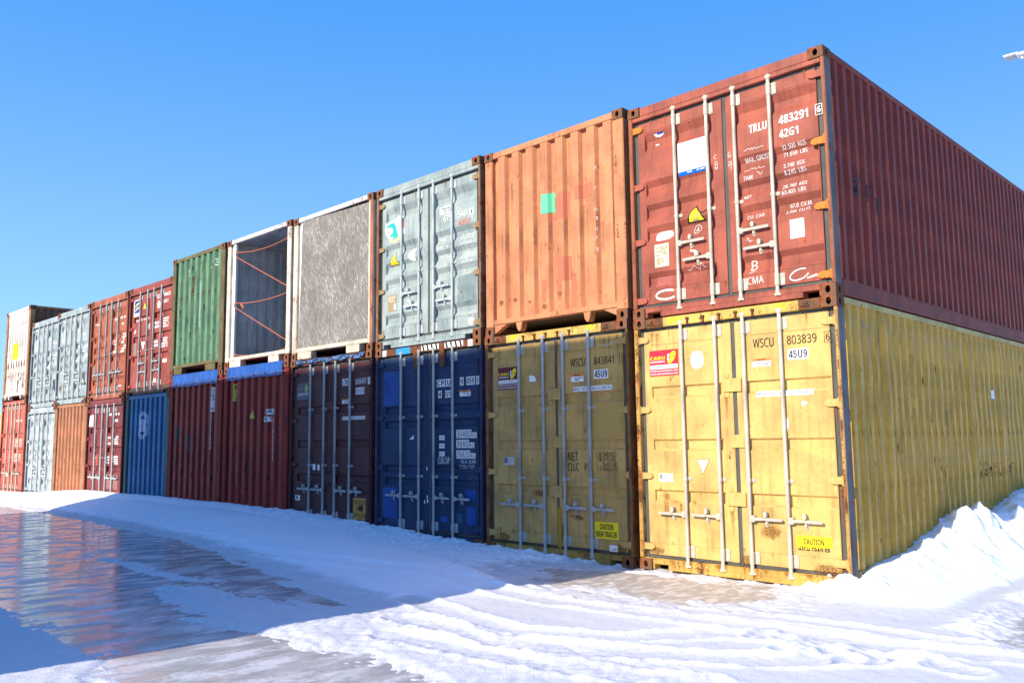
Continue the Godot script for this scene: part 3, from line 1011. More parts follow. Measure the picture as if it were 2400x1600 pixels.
# ------------------------------------------------------------------ the scene
func sky_and_camera() -> void:
	var cam := Camera3D.new()
	cam.name = "camera"
	var yaw := -0.7769
	var pitch := 0.1157
	var roll := -0.0114
	var f := V(sin(yaw) * cos(pitch), sin(pitch), -cos(yaw) * cos(pitch))
	var r := V(cos(yaw), 0, sin(yaw))
	var u := r.cross(f)
	cam.transform = Transform3D(Basis(r * cos(roll) + u * sin(roll), -r * sin(roll) + u * cos(roll), -f), V(3.4854, 1.456, 8.0567))
	cam.fov = rad_to_deg(2.0 * atan(800.0 / 1993.2))
	cam.near = 0.05
	cam.far = 2000.0
	cam.current = true
	add_child(cam)
	var sky := ProceduralSkyMaterial.new()
	sky.sky_top_color = Color8(34, 125, 222)
	sky.sky_horizon_color = Color8(172, 222, 250)
	sky.sky_curve = 0.19
	sky.sky_energy_multiplier = 1.0
	sky.ground_bottom_color = Color8(190, 200, 215)
	sky.ground_horizon_color = Color8(172, 222, 250)
	sky.sun_angle_max = 60.0
	sky.sun_curve = 0.28
	var env := Environment.new()
	env.background_mode = Environment.BG_SKY
	env.sky = Sky.new()
	env.sky.sky_material = sky
	env.tonemap_mode = Environment.TONE_MAPPER_LINEAR
	env.tonemap_exposure = 1.36
	env.sdfgi_enabled = true
	env.ssao_enabled = true
	env.ssil_enabled = true
	var we := WorldEnvironment.new()
	we.name = "world"
	we.environment = env
	add_child(we)
	var sun := DirectionalLight3D.new()
	sun.name = "sun"
	var el := deg_to_rad(29.0)
	sun.basis = Basis.looking_at(V(0.065 * cos(el), -sin(el), -cos(el)).normalized(), Vector3.UP)
	sun.light_color = Color(1.0, 0.955, 0.88)
	sun.light_energy = 1.6
	sun.light_angular_distance = 0.5
	sun.shadow_enabled = true
	add_child(sun)

func make_materials() -> void:
	font_r = SystemFont.new(); font_r.font_names = PackedStringArray(["Droid Sans"])
	font_b = SystemFont.new(); font_b.font_names = PackedStringArray(["Droid Sans"]); font_b.font_weight = 700
	M.rust_cast = paint(0.16, 0.085, 0.05, 3, 0.8, 1)
	M.gasket = paint(0.10, 0.105, 0.10, -1, 0.75, 2)
	M.gasket.heightmap_enabled = false
	M.rod = paint(0.62, 0.55, 0.44, 0, 0.5, 3)
	M.rod_zinc = paint(0.42, 0.43, 0.43, 0, 0.45, 4)
	M.rod_pale = paint(0.50, 0.54, 0.54, 0, 0.5, 5)
	M.floor = plain(0.10, 0.08, 0.06, 0.9)
	M.run = stain(0.30, 0.095, 0.018, T.drip, 0.9)
	M.dirt = stain(0.07, 0.05, 0.04, T.drip, 0.7)
	M.pale_run = stain(0.62, 0.58, 0.52, T.drip, 0.7)
	M.bloom = stain(0.16, 0.055, 0.016, T.bloom, 0.95)
	M.soot = stain(0.02, 0.014, 0.012, T.bloom, 0.95)
	M.white_steel = paint(0.80, 0.80, 0.79, -1, 0.45, 6)
	M.white_worn = paint(0.74, 0.72, 0.68, 1, 0.5, 7)
	M.white = plain(0.80, 0.79, 0.76, 0.5)
	M.chalk = plain(0.70, 0.66, 0.60, 0.9)
	M.black = plain(0.015, 0.015, 0.016, 0.55)
	M.ink = plain(0.03, 0.03, 0.07, 0.55)
	M.grey_ink = plain(0.22, 0.22, 0.26, 0.6)
	M.orange_print = plain(0.75, 0.22, 0.05, 0.5)
	M.yellow_print = plain(0.86, 0.66, 0.02, 0.45)
	M.sign_red = plain(0.42, 0.025, 0.05, 0.45)
	M.sign_maroon = plain(0.14, 0.02, 0.03, 0.5)
	M.blue_print = plain(0.01, 0.16, 0.60, 0.4)
	M.navy_print = plain(0.02, 0.05, 0.28, 0.4)
	M.teal = plain(0.03, 0.42, 0.38, 0.5)
	M.mint = plain(0.13, 0.56, 0.30, 0.5)
	M.red_print = plain(0.70, 0.13, 0.07, 0.5)
	M.cream_plate = plain(0.62, 0.56, 0.40, 0.5)
	M.tan_plate = plain(0.34, 0.25, 0.15, 0.6)
	M.dark_patch = plain(0.08, 0.09, 0.10, 0.6)
	var s := StandardMaterial3D.new()
	s.vertex_color_use_as_albedo = true
	s.roughness = 0.75
	s.metallic_specular = 0.3
	s.heightmap_enabled = true
	s.heightmap_texture = T.snow
	s.heightmap_scale = 0.28
	s.uv1_scale = V(0.9, 0.9, 0.9)
	M.snow = s
	var fs := plain(0.82, 0.83, 0.86, 0.85)
	M.far_snow = fs
	var ic := StandardMaterial3D.new()
	ic.albedo_color = Color(0.76, 0.74, 0.72).linear_to_srgb()
	ic.albedo_texture = T.iceblot
	ic.roughness = 0.50
	ic.roughness_texture = T.icerough
	ic.metallic_specular = 0.5
	ic.heightmap_enabled = true
	ic.heightmap_texture = T.ripple
	ic.heightmap_scale = 0.13
	ic.uv1_scale = V(0.9, 0.9, 0.9)
	M.ice = ic
	var sm := StandardMaterial3D.new()
	sm.albedo_color = Color(0.80, 0.73, 0.64).linear_to_srgb()
	sm.albedo_texture = T.iceblot
	sm.roughness = 0.42
	sm.metallic_specular = 0.35
	sm.heightmap_enabled = true
	sm.heightmap_texture = T.snow
	sm.heightmap_scale = 0.3
	sm.uv1_scale = V(2, 2, 2)
	M.slush = sm

const LX := [-2.43, -4.963, -7.479, -10.018, -12.531, -15.042, -17.544, -20.038, -22.539, -25.040, -27.55, -30.06]
const LY := [0.0, -0.016, 0.006, 0.024, 0.050, 0.054, 0.021, 0.007, -0.015, -0.025, -0.025, -0.02]

func box_at(col: int, up: bool, label: String, z := 0.0) -> Node3D:
	var low := HH if col <= 6 or col == 11 else HS
	var y: float = LY[col - 1] + (low if up else 0.0)
	if col == 1 and up: y = HH * 0.9825
	var o := thing("shipping_container", label, "shipping container", V(LX[col - 1], y, z), "steel containers stacked two high along the snowy yard")
	if col == 1: o.scale = V(1, 0.9825, 1)
	return o

func set_colours(r: float, g: float, b: float, sd: int, rust := 0, frame_rust := 2) -> Dictionary:
	return {"p": paint(r, g, b, rust, 0.5, sd), "f": paint(r * 0.9, g * 0.9, b * 0.9, frame_rust, 0.65, sd + 1), "c": M.rust_cast}

func caru_sign(f: Face, x0: float, y0: float, x1: float, y1: float, red: Material) -> void:
	var w := x1 - x0
	var h := y1 - y0
	var X := func(u: float) -> float: return x0 + u * w
	var Y := func(v: float) -> float: return y0 + v * h
	patch(f, "sticker", rect(x0, y0, x1, y1), red, false, 0.002)
	on(f, "lettering", text_tris("CARU", X.call(0.03), Y.call(0.63), X.call(0.54), Y.call(0.76)), M.yellow_print, false, 0.005)
	on(f, "lettering", text_tris("containers", X.call(0.03), Y.call(0.52), X.call(0.54), Y.call(0.605)), M.white, false, 0.005)
	var em := PackedVector2Array()
	for i in 22:
		var a := TAU * i / 22.0
		em.append(Vector2(X.call(0.775), Y.call(0.70)) + Vector2(cos(a) * 0.105 * w, sin(a) * 0.27 * h).rotated(-0.62 if h < w * 1.2 else -0.5))
	patch(f, "emblem", em, M.yellow_print, false, 0.005)
	patch(f, "emblem", PackedVector2Array([Vector2(X.call(0.625), Y.call(0.60)), Vector2(X.call(0.70), Y.call(0.56)), Vector2(X.call(0.70), Y.call(0.86)), Vector2(X.call(0.63), Y.call(0.80))]), M.white, false, 0.007)
	on(f, "emblem", stroke_tris([Vector2(X.call(0.705), Y.call(0.57)), Vector2(X.call(0.705), Y.call(0.88))], 0.006), red, false, 0.009)
	on(f, "emblem", stroke_tris([Vector2(X.call(0.62), Y.call(0.71)), Vector2(X.call(0.90), Y.call(0.73))], 0.006), red, false, 0.009)
	patch(f, "sticker", rect(X.call(0.03), Y.call(0.27), X.call(0.97), Y.call(0.43)), M.white, false, 0.005)
	on(f, "lettering", text_tris("SALES & RENTAL", X.call(0.06), Y.call(0.305), X.call(0.94), Y.call(0.395), false), M.grey_ink, false, 0.008)
	on(f, "lettering", text_tris("info@carucontainers.com", X.call(0.03), Y.call(0.16), X.call(0.97), Y.call(0.235)), M.white, false, 0.005)
	on(f, "lettering", text_tris("www.carucontainers.com", X.call(0.03), Y.call(0.05), X.call(0.97), Y.call(0.125)), M.white, false, 0.005)

func warn_label(f: Face, x0: float, y0: float, x1: float, y1: float) -> void:
	patch(f, "sticker", rect(x0, y0, x1, y1), M.white, false, 0.002)
	patch(f, "sticker", rect(x0, lerpf(y0, y1, 0.68), x1, y1), M.orange_print, false, 0.004)
	on(f, "lettering", text_tris("WARNING", lerpf(x0, x1, 0.25), lerpf(y0, y1, 0.74), lerpf(x0, x1, 0.75), lerpf(y0, y1, 0.94)), M.ink, false, 0.006)
	on(f, "small_print", smudge_tris(lerpf(x0, x1, 0.32), lerpf(y0, y1, 0.12), lerpf(x0, x1, 0.95), lerpf(y0, y1, 0.58), 2, rng), M.grey_ink, false, 0.004)

func triangle_sign(f: Face, a: Vector2, b: Vector2, c: Vector2, bulge := 0.02) -> void:
	var mk := func(k: float) -> PackedVector2Array:
		var m := (a + b + c) / 3.0
		var A := m + (a - m) * k
		var B := m + (b - m) * k
		var C := m + (c - m) * k
		return PackedVector2Array([A, (A + B) / 2 + Vector2(-bulge, bulge * 0.4), B, (B + C) / 2, C, (C + A) / 2 + Vector2(bulge * 0.2, 0)])
	patch(f, "sticker", mk.call(1.0), M.black, false, 0.002)
	patch(f, "sticker", mk.call(0.78), M.yellow_print, false, 0.005)
	var m := (a + b + c) / 3.0
	on(f, "lettering", text_tris("SUPER", m.x - 0.035, m.y - 0.010, m.x + 0.035, m.y + 0.014), M.grey_ink, false, 0.008)
	on(f, "lettering", text_tris("HEAVY", m.x - 0.035, m.y - 0.05, m.x + 0.035, m.y - 0.026), M.grey_ink, false, 0.008)

func arc(cx: float, cy: float, rx: float, ry: float, a0: float, a1: float, tilt := 0.0) -> Array:
	var o := []
	for i in 15:
		var a := lerpf(a0, a1, i / 14.0)
		o.append(Vector2(cx, cy) + Vector2(cos(a) * rx, sin(a) * ry).rotated(tilt))
	return o

func scribble(f: Face, x0: float, y0: float, x1: float, y1: float, n: int, sd: int) -> void:
	var r := RandomNumberGenerator.new()
	r.seed = sd
	var pts := []
	for i in n:
		pts.append(Vector2(lerpf(x0, x1, i / float(n - 1)), r.randf_range(y0, lerpf(y0, y1, 0.5 if r.randf() < 0.7 else 1.0))))
	on(f, "chalk_mark", stroke_tris(pts, 0.005), M.chalk)

func red_corner_top() -> void:
	var o := box_at(1, true, "brick red container at the top right end, its long ribbed side in shade")
	var c := set_colours(0.36, 0.100, 0.066, 40)
	c.post = paint(0.36, 0.12, 0.06, 2, 0.6, 41)
	c.f = paint(0.24, 0.065, 0.05, 1, 0.6, 42)
	c.bare = paint(0.16, 0.13, 0.125, 2, 0.6, 47)
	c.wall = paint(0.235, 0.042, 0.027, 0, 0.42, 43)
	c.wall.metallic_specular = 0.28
	c.dents = 2
	c.clips = [1.152]
	c.open_catch = 1
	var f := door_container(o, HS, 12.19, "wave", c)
	f.ys = 0.9825
	for i in [0, 5, 6, 7]: pass
	var w: Material = M.white
	txt(f, "TRLU", 1.588, 1.843, 1.794, 1.932, w)
	txt(f, "483291", 1.929, 1.846, 2.252, 1.936, w)
	txt(f, "6", 2.345, 1.858, 2.382, 1.925, w, true, true, 0.004)
	on(f, "lettering", stroke_tris([Vector2(2.328, 1.838), Vector2(2.397, 1.838), Vector2(2.397, 1.945), Vector2(2.328, 1.945), Vector2(2.328, 1.838)], 0.006), w, true, 0.004)
	txt(f, "42G1", 1.928, 1.698, 2.139, 1.785, w)
	txt(f, "MAX. GROSS", 1.516, 1.538, 1.799, 1.586, w)
	txt(f, "32.500  KGS", 1.946, 1.571, 2.205, 1.616, w)
	txt(f, "71.650  LBS", 1.948, 1.499, 2.206, 1.543, w)
	txt(f, "TARE", 1.502, 1.341, 1.613, 1.383, w)
	txt(f, "3.740  KGS", 1.960, 1.370, 2.190, 1.413, w)
	txt(f, "8.245  LBS", 1.963, 1.298, 2.197, 1.342, w)
	txt(f, "NET", 1.493, 1.139, 1.579, 1.177, w)
	txt(f, "28.760  KGS", 1.930, 1.160, 2.192, 1.202, w)
	txt(f, "63.405  LBS", 1.927, 1.093, 2.186, 1.135, w)
	txt(f, "CU. CAP.", 1.506, 0.921, 1.713, 0.959, w)
	txt(f, "67.8  CU.M.", 1.995, 0.948, 2.230, 0.989, w)
	txt(f, "2.394  CU.FT.", 1.954, 0.889, 2.224, 0.923, w)
	patch(f, "sticker", rect(1.996, 0.621, 2.148, 0.818), M.white)
	patch(f, "sticker", rect(0.686, 1.620, 1.056, 1.962), M.white)
	patch(f, "sticker", rect(0.688, 1.579, 1.056, 1.622), M.blue_print, false, 0.004)
	on(f, "small_print", smudge_tris(0.80, 1.594, 1.03, 1.612, 1, rng), M.white, false, 0.007)
	patch(f, "sticker", PackedVector2Array([Vector2(0.356, 2.164), Vector2(0.50, 2.166), Vector2(0.48, 2.135), Vector2(0.43, 2.12), Vector2(0.38, 2.132)]), M.white)
	patch(f, "sticker", PackedVector2Array([Vector2(0.40, 2.15), Vector2(0.41, 2.175), Vector2(0.505, 2.172), Vector2(0.48, 2.15)]), M.navy_print, false, 0.005)
	patch(f, "sticker", ellipse(0.385, 2.04, 0.028, 0.008), M.white)
	triangle_sign(f, Vector2(0.888, 1.210), Vector2(0.768, 1.016), Vector2(1.012, 1.012))
	on(f, "cable", stroke_tris([Vector2(0.955, 1.11), Vector2(1.0, 1.105), Vector2(1.045, 1.135)], 0.008), M.black, true, 0.008)
	on(f, "chalk_mark", stroke_tris(arc(0.895, 0.93, 0.045, 0.052, 0, TAU), 0.006), M.chalk)
	txt(f, "4", 0.875, 0.90, 0.915, 0.96, M.chalk, false)
	patch(f, "sticker", ellipse(0.451, 0.935, 0.118, 0.055, 24, 0.65), M.white)
	patch(f, "plate", rect(0.328, 0.573, 0.524, 0.842), M.cream_plate, false, 0.005)
	on(f, "small_print", smudge_tris(0.35, 0.70, 0.50, 0.81, 5, rng), M.tan_plate, false, 0.007)
	on(f, "small_print", smudge_tris(0.35, 0.60, 0.45, 0.68, 4, rng), M.tan_plate, false, 0.007)
	patch(f, "sticker", rect(0.468, 0.607, 0.515, 0.69), M.white, false, 0.007)
	patch(f, "paint_patch", ragged(0.325, 0.350, 0.555, 0.468, 0.006), paint(0.44, 0.13, 0.11, -1, 0.6, 44))
	on(f, "paint_stroke", stroke_tris(arc(0.47, 0.245, 0.14, 0.052, 0.75, TAU - 0.7), 0.022), M.white)
	on(f, "paint_stroke", stroke_tris(arc(2.07, 0.245, 0.105, 0.052, 0.7, 5.8, 0.25), 0.012), M.white)
	patch(f, "paint_stroke", PackedVector2Array([Vector2(2.15, 0.190), Vector2(2.262, 0.207), Vector2(2.255, 0.228), Vector2(2.15, 0.202)]), M.white)
	txt(f, "C", 1.155, 1.665, 1.185, 1.712, M.chalk, false, true)
	txt(f, "G", 1.16, 1.590, 1.195, 1.638, M.chalk, false, true)
	txt(f, "M", 1.16, 1.545, 1.195, 1.580, M.chalk, false, true)
	txt(f, "G", 1.325, 1.64, 1.362, 1.70, M.chalk, false, true)
	txt(f, "20", 1.325, 1.558, 1.372, 1.597, M.chalk, false, true)
	txt(f, "7", 1.345, 1.49, 1.37, 1.53, M.chalk, false, true)
	on(f, "chalk_mark", stroke_tris([Vector2(1.32, 1.545), Vector2(1.38, 1.555)], 0.005), M.chalk, true)
	txt(f, "B", 1.53, 0.36, 1.60, 0.47, M.chalk, false)
	on(f, "chalk_mark", stroke_tris([Vector2(1.52, 0.335), Vector2(1.59, 0.345)], 0.005), M.chalk)
	txt(f, "CMA", 1.495, 0.215, 1.679, 0.29, M.chalk, false)
	scribble(f, 1.515, 1.655, 1.745, 1.71, 16, 3)
	scribble(f, 1.495, 1.445, 1.735, 1.475, 15, 4)
	scribble(f, 1.65, 1.36, 1.72, 1.41, 4, 6)
	scribble(f, 1.50, 0.66, 1.57, 0.74, 7, 7)
	scribble(f, 0.75, 0.47, 1.0, 0.55, 9, 8)
	# words scrawled on the long side
	var g := Geo.new()
	var rows := {"S": [-0.56, 1.13], "/": [-0.66, 1.2], "P": [-0.92, 1.12], "R": [-1.16, 1.03]}
	for s in rows:
		var q: Array = rows[s]
		for t in text_tris(s, 0.0, 0.0, 0.13, 0.19, false):
			var v := []
			for i in 3: v.append(V(W - 0.006, q[1] + t[i].y, q[0] - t[i].x))
			if (t[1] - t[0]).cross(t[2] - t[0]) > 0: g.tri(v[0], v[1], v[2])
			else: g.tri(v[0], v[2], v[1])
	part("scrawl", g.mesh(), M.black, o)
	door_stains(f, HS, 502, 14, M.dirt, M.run)
	# hinges on the right leaf still carry orange primer
	var pr := paint(0.60, 0.20, 0.035, 1, 0.6, 46)
	var n := 0
	for ch in f.leaves[1].get_children():
		if String(ch.name).begins_with("hinge"):
			if n > 0: ch.material_override = pr
			n += 1
	f.leaves[0].get_child(1).material_override = pr

func yellow_box(col: int, label: String, c: Dictionary, style: String) -> Face:
	var o := box_at(col, false, label)
	c.grip = 1
	var f := door_container(o, HH, 13.7, style, c)
	# fixings along the header: welded end plates, warning stripes, tie hooks
	var y := HH - 0.118
	for x in [[0.166, 0.40], [2.04, 2.272]]:
		part("lifting_plate", boxmesh("liftp%.2f" % x[0], [[x[0], y, -0.02, x[1], HH - 0.014, 0.002], [x[0] + 0.02, y + 0.03, 0.0, x[0] + 0.12, y + 0.045, 0.02], [x[0] + 0.06, y + 0.05, 0.0, x[0] + 0.10, y + 0.08, 0.025]], 0.004), M.rust_cast, o)
	for k in 7:
		if k in [0, 6]: continue
		part("tie_hook", boxmesh("hook", [[-0.012, y - 0.01, -0.014, 0.012, y + 0.07, 0.006], [-0.02, y + 0.05, -0.012, 0.02, y + 0.075, 0.012]], 0.003), M.rust_cast, o).position = V(0.53 + k * 0.2, 0, 0)
	for x in [0.53, 1.83]:
		var g := Geo.new()
		g.prism(PackedVector2Array([Vector2(x, y + 0.03), Vector2(x + 0.07, y + 0.095), Vector2(x - 0.02, y + 0.095), Vector2(x - 0.05, y + 0.03)]), -0.011, -0.007)
		part("warning_stripe", g.mesh(), M.yellow_print, o)
		g = Geo.new()
		g.prism(PackedVector2Array([Vector2(x + 0.06, y + 0.03), Vector2(x + 0.13, y + 0.095), Vector2(x + 0.11, y + 0.095), Vector2(x + 0.03, y + 0.03)]), -0.011, -0.007)
		part("warning_stripe", g.mesh(), M.yellow_print, o)
	return f

func yellow_corner() -> void:
	var c := set_colours(0.645, 0.425, 0.145, 50, 0, 2)
	c.post = paint(0.55, 0.33, 0.09, 3, 0.7, 51)
	c.f = paint(0.56, 0.44, 0.17, 1, 0.6, 52)
	c.bare = paint(0.19, 0.18, 0.18, 2, 0.65, 57)
	c.sill = paint(0.60, 0.36, 0.09, 2, 0.6, 53)
	c.head = paint(0.64, 0.43, 0.11, 1, 0.6, 54)
	c.wall = paint(0.61, 0.365, 0.065, 0, 0.42, 55)
	c.wall.detail_albedo = T.scuff
	c.dents = 1
	c.clips = [1.035]
	var f := yellow_box(1, "bright sunlit yellow container on the ground at the right end of the row", c, "near")
	f.ys = 0.9825
	caru_sign(f, 0.210, 2.162, 0.600, 2.456, M.sign_red)
	patch(f, "sticker", ellipse(0.841, 2.312, 0.082, 0.098, 24, 0.75), M.white)
	txt(f, "WSCU", 1.522, 2.384, 1.755, 2.476, M.black, false)
	txt(f, "803839", 1.902, 2.386, 2.214, 2.475, M.black, false)
	txt(f, "6", 2.308, 2.392, 2.346, 2.464, M.black, false, true)
	on(f, "lettering", stroke_tris([Vector2(2.293, 2.374), Vector2(2.360, 2.374), Vector2(2.360, 2.482), Vector2(2.293, 2.482), Vector2(2.293, 2.374)], 0.005), M.black, true)
	patch(f, "sticker", rect(1.900, 2.230, 2.124, 2.338), M.white)
	txt(f, "45U9", 1.914, 2.246, 2.110, 2.326, M.ink)
	warn_label(f, 1.503, 2.186, 1.713, 2.270)
	patch(f, "sticker", rect(1.535, 1.872, 2.153, 1.930), M.white)
	txt(f, "MAX. PAY-LOAD 27.000 KG", 1.545, 1.884, 2.140, 1.918, M.ink, false)
	patch(f, "sticker", PackedVector2Array([Vector2(2.02, 1.79), Vector2(2.04, 1.752), Vector2(2.06, 1.78), Vector2(2.09, 1.79), Vector2(2.07, 1.81), Vector2(2.035, 1.81)]), M.white)
	patch(f, "sticker", PackedVector2Array([Vector2(0.786, 1.231), Vector2(0.951, 1.229), Vector2(0.867, 1.066)]), M.orange_print)
	patch(f, "sticker", PackedVector2Array([Vector2(0.798, 1.224), Vector2(0.939, 1.222), Vector2(0.867, 1.082)]), M.white, false, 0.005)
	patch(f, "plate", rect(0.291, 0.977, 0.478, 1.068), M.white)
	on(f, "small_print", smudge_tris(0.298, 0.985, 0.345, 1.062, 6, rng), M.ink, false, 0.005)
	on(f, "small_print", smudge_tris(0.355, 0.985, 0.43, 1.062, 6, rng), M.grey_ink, false, 0.005)
	patch(f, "sticker", PackedVector2Array([Vector2(1.903, 0.372), Vector2(2.05, 0.366), Vector2(2.259, 0.392), Vector2(2.262, 0.497), Vector2(1.903, 0.497)]), M.yellow_print)
	txt(f, "CAUTION", 1.977, 0.414, 2.183, 0.470, M.black)
	var low := []
	for t in clip_rows(text_tris("HIGH TRAILER", 1.918, 0.327, 2.239, 0.391), [0.356], 1):
		if (t[0].y + t[1].y + t[2].y) / 3.0 > 0.356: low.append(t)
	on(f, "lettering", low, M.black, false, 0.006)
	patch(f, "sticker", PackedVector2Array([Vector2(1.845, 1.62), Vector2(1.87, 1.66), Vector2(1.878, 1.58), Vector2(1.86, 1.50)]), M.white)
	# streaks and blooms of rust on the leaves
	var st := plain(0.50, 0.19, 0.035, 0.8)
	var st2 := plain(0.62, 0.36, 0.075, 0.7)
	for q in [[0.29, 2.66, 0.05, 0.25], [0.315, 2.66, 0.03, 0.22], [0.455, 2.68, 0.035, 0.20], [0.34, 0.875, 0.10, 0.66], [0.37, 0.86, 0.05, 0.60], [0.545, 0.75, 0.07, 0.26], [0.47, 0.775, 0.30, 0.05], [2.10, 2.70, 0.05, 0.18], [1.16, 1.92, 0.10, 0.30], [0.72, 0.78, 0.08, 0.07], [1.18, 0.72, 0.12, 0.35]]:
		streak(f.leaves[0 if q[0] < 1.26 else 1], q[0], q[1] / 0.9825, q[2], q[3], -0.0435, M.run)
	for q in [[2.365, 1.0, 0.09, 0.72], [2.372, 0.95, 0.05, 0.6], [2.35, 1.80, 0.06, 0.4], [2.36, 0.23, 0.08, 0.08]]:
		streak(f.leaves[1], q[0], q[1] / 0.9825, q[2], q[3], -0.0435, M.run)
	for q in [[1.61, 0.60, 0.30, 0.18], [0.2, 0.27, 0.30, 0.12], [1.33, 0.28, 0.2, 0.16], [2.2, 0.26, 0.4, 0.16]]:
		streak(f.leaves[0 if q[0] < 1.26 else 1], q[0], q[1], q[2], q[3], -0.0432, M.bloom)
	door_stains(f, HH, 501, 7, M.run, M.dirt)
	for k in 16: streak(f.node, rng.randf_range(0.4, 2.05), 0.128, rng.randf_range(0.05, 0.16), rng.randf_range(0.06, 0.12), -0.0095, M.run)
	var fl := []
	for k in 60:
		var px := 1.61 + rng.randfn(0.0, 0.055)
		var py := 0.53 + rng.randfn(0.0, 0.055)
		var sz := rng.randf_range(0.003, 0.011)
		fl.append_array(poly_tris(PackedVector2Array([Vector2(px, py), Vector2(px + sz, py - sz * 0.3), Vector2(px + sz * 0.6, py + sz)])))
	for k in 70:
		var px := rng.randf_range(0.22, 2.3)
		if px > 1.09 and px < 1.41: continue
		var py := rng.randf_range(0.2, 2.55)
		var sz := rng.randf_range(0.003, 0.012)
		fl.append_array(poly_tris(PackedVector2Array([Vector2(px, py), Vector2(px + sz, py - sz * 0.6), Vector2(px + sz * 0.8, py + sz * 0.3)])))
	var both := [[], []]
	for t in fl: both[0 if t[0].x < 1.26 else 1].append(t)
	on(f, "rust_fleck", both[0], st, false, 0.002)
	on(f, "rust_fleck", both[1], st, false, 0.002)
	# rings and knocked places high on the long side
	for k in 9:
		part("lashing_ring", boxmesh("lash", [[W - 0.034, 2.60, -0.02, W - 0.012, 2.612, 0.02], [W - 0.034, 2.60, -0.02, W - 0.030, 2.66, -0.008], [W - 0.034, 2.60, 0.008, W - 0.030, 2.66, 0.02]], 0.002), M.rod_zinc, f.node).position = V(0, 0.02, -0.70 - k * 0.636)
	patch_side(f.node)

func patch_side(o: Node3D) -> void:
	var g := Geo.new()
	var r := RandomNumberGenerator.new()
	r.seed = 77
	for k in 60:
		var far := r.randf() < 0.6
		var z := r.randf_range(-5.6, -3.7) if far else r.randf_range(-3.6, -0.4)
		var y := (1.02 + r.randfn(0.0, 0.06)) if far else r.randf_range(0.35, 2.3)
		var i := floorf((-z - 0.17) / 0.212)
		z = -0.17 - i * 0.212 - r.randf_range(0.108, 0.168)
		var w := r.randf_range(0.008, 0.028)
		var h := r.randf_range(0.012, 0.05) if far else r.randf_range(0.01, 0.14) 
		if not far: w *= 0.5
		var x := W - 0.003
		g.tri(V(x, y, z + w), V(x, y - h, z), V(x, y + h * 0.4, z - w * 0.4))
		g.tri(V(x, y + h * 0.4, z - w * 0.4), V(x, y - h, z), V(x, y - h * 0.3, z - w))
	for k in 34:                                                   # rust runs low on the outer folds
		var zz := -0.17 - (r.randi_range(17, 25) if k < 22 else r.randi_range(1, 24)) * 0.212 - 0.14 + r.randf_range(-0.02, 0.02)
		var yy := r.randf_range(0.95, 1.12) if k < 22 else r.randf_range(0.5, 2.4)
		var ww := r.randf_range(0.03, 0.075)
		var hh := r.randf_range(0.10, 0.5)
		var q := Geo.new()
		q.quad(V(W + 0.001, yy - hh, zz + ww / 2), V(W + 0.001, yy - hh, zz - ww / 2), V(W + 0.001, yy, zz - ww / 2), V(W + 0.001, yy, zz + ww / 2))
		q.uv = PackedVector2Array([Vector2(0, 1), Vector2(1, 1), Vector2(1, 0), Vector2(0, 0)])
		part("stain", q.mesh(), M.dirt if k % 3 else M.run, o).set_meta("kind", "stuff")
	part("rust_fleck", g.mesh(), plain(0.10, 0.045, 0.025, 0.9), o).set_meta("kind", "stuff")
	var s := Geo.new()
	s.box(V(W - 0.008, 1.98, -4.92), V(W - 0.001, 2.10, -4.80), 0.0)
	part("sticker", s.mesh(), M.white, o)

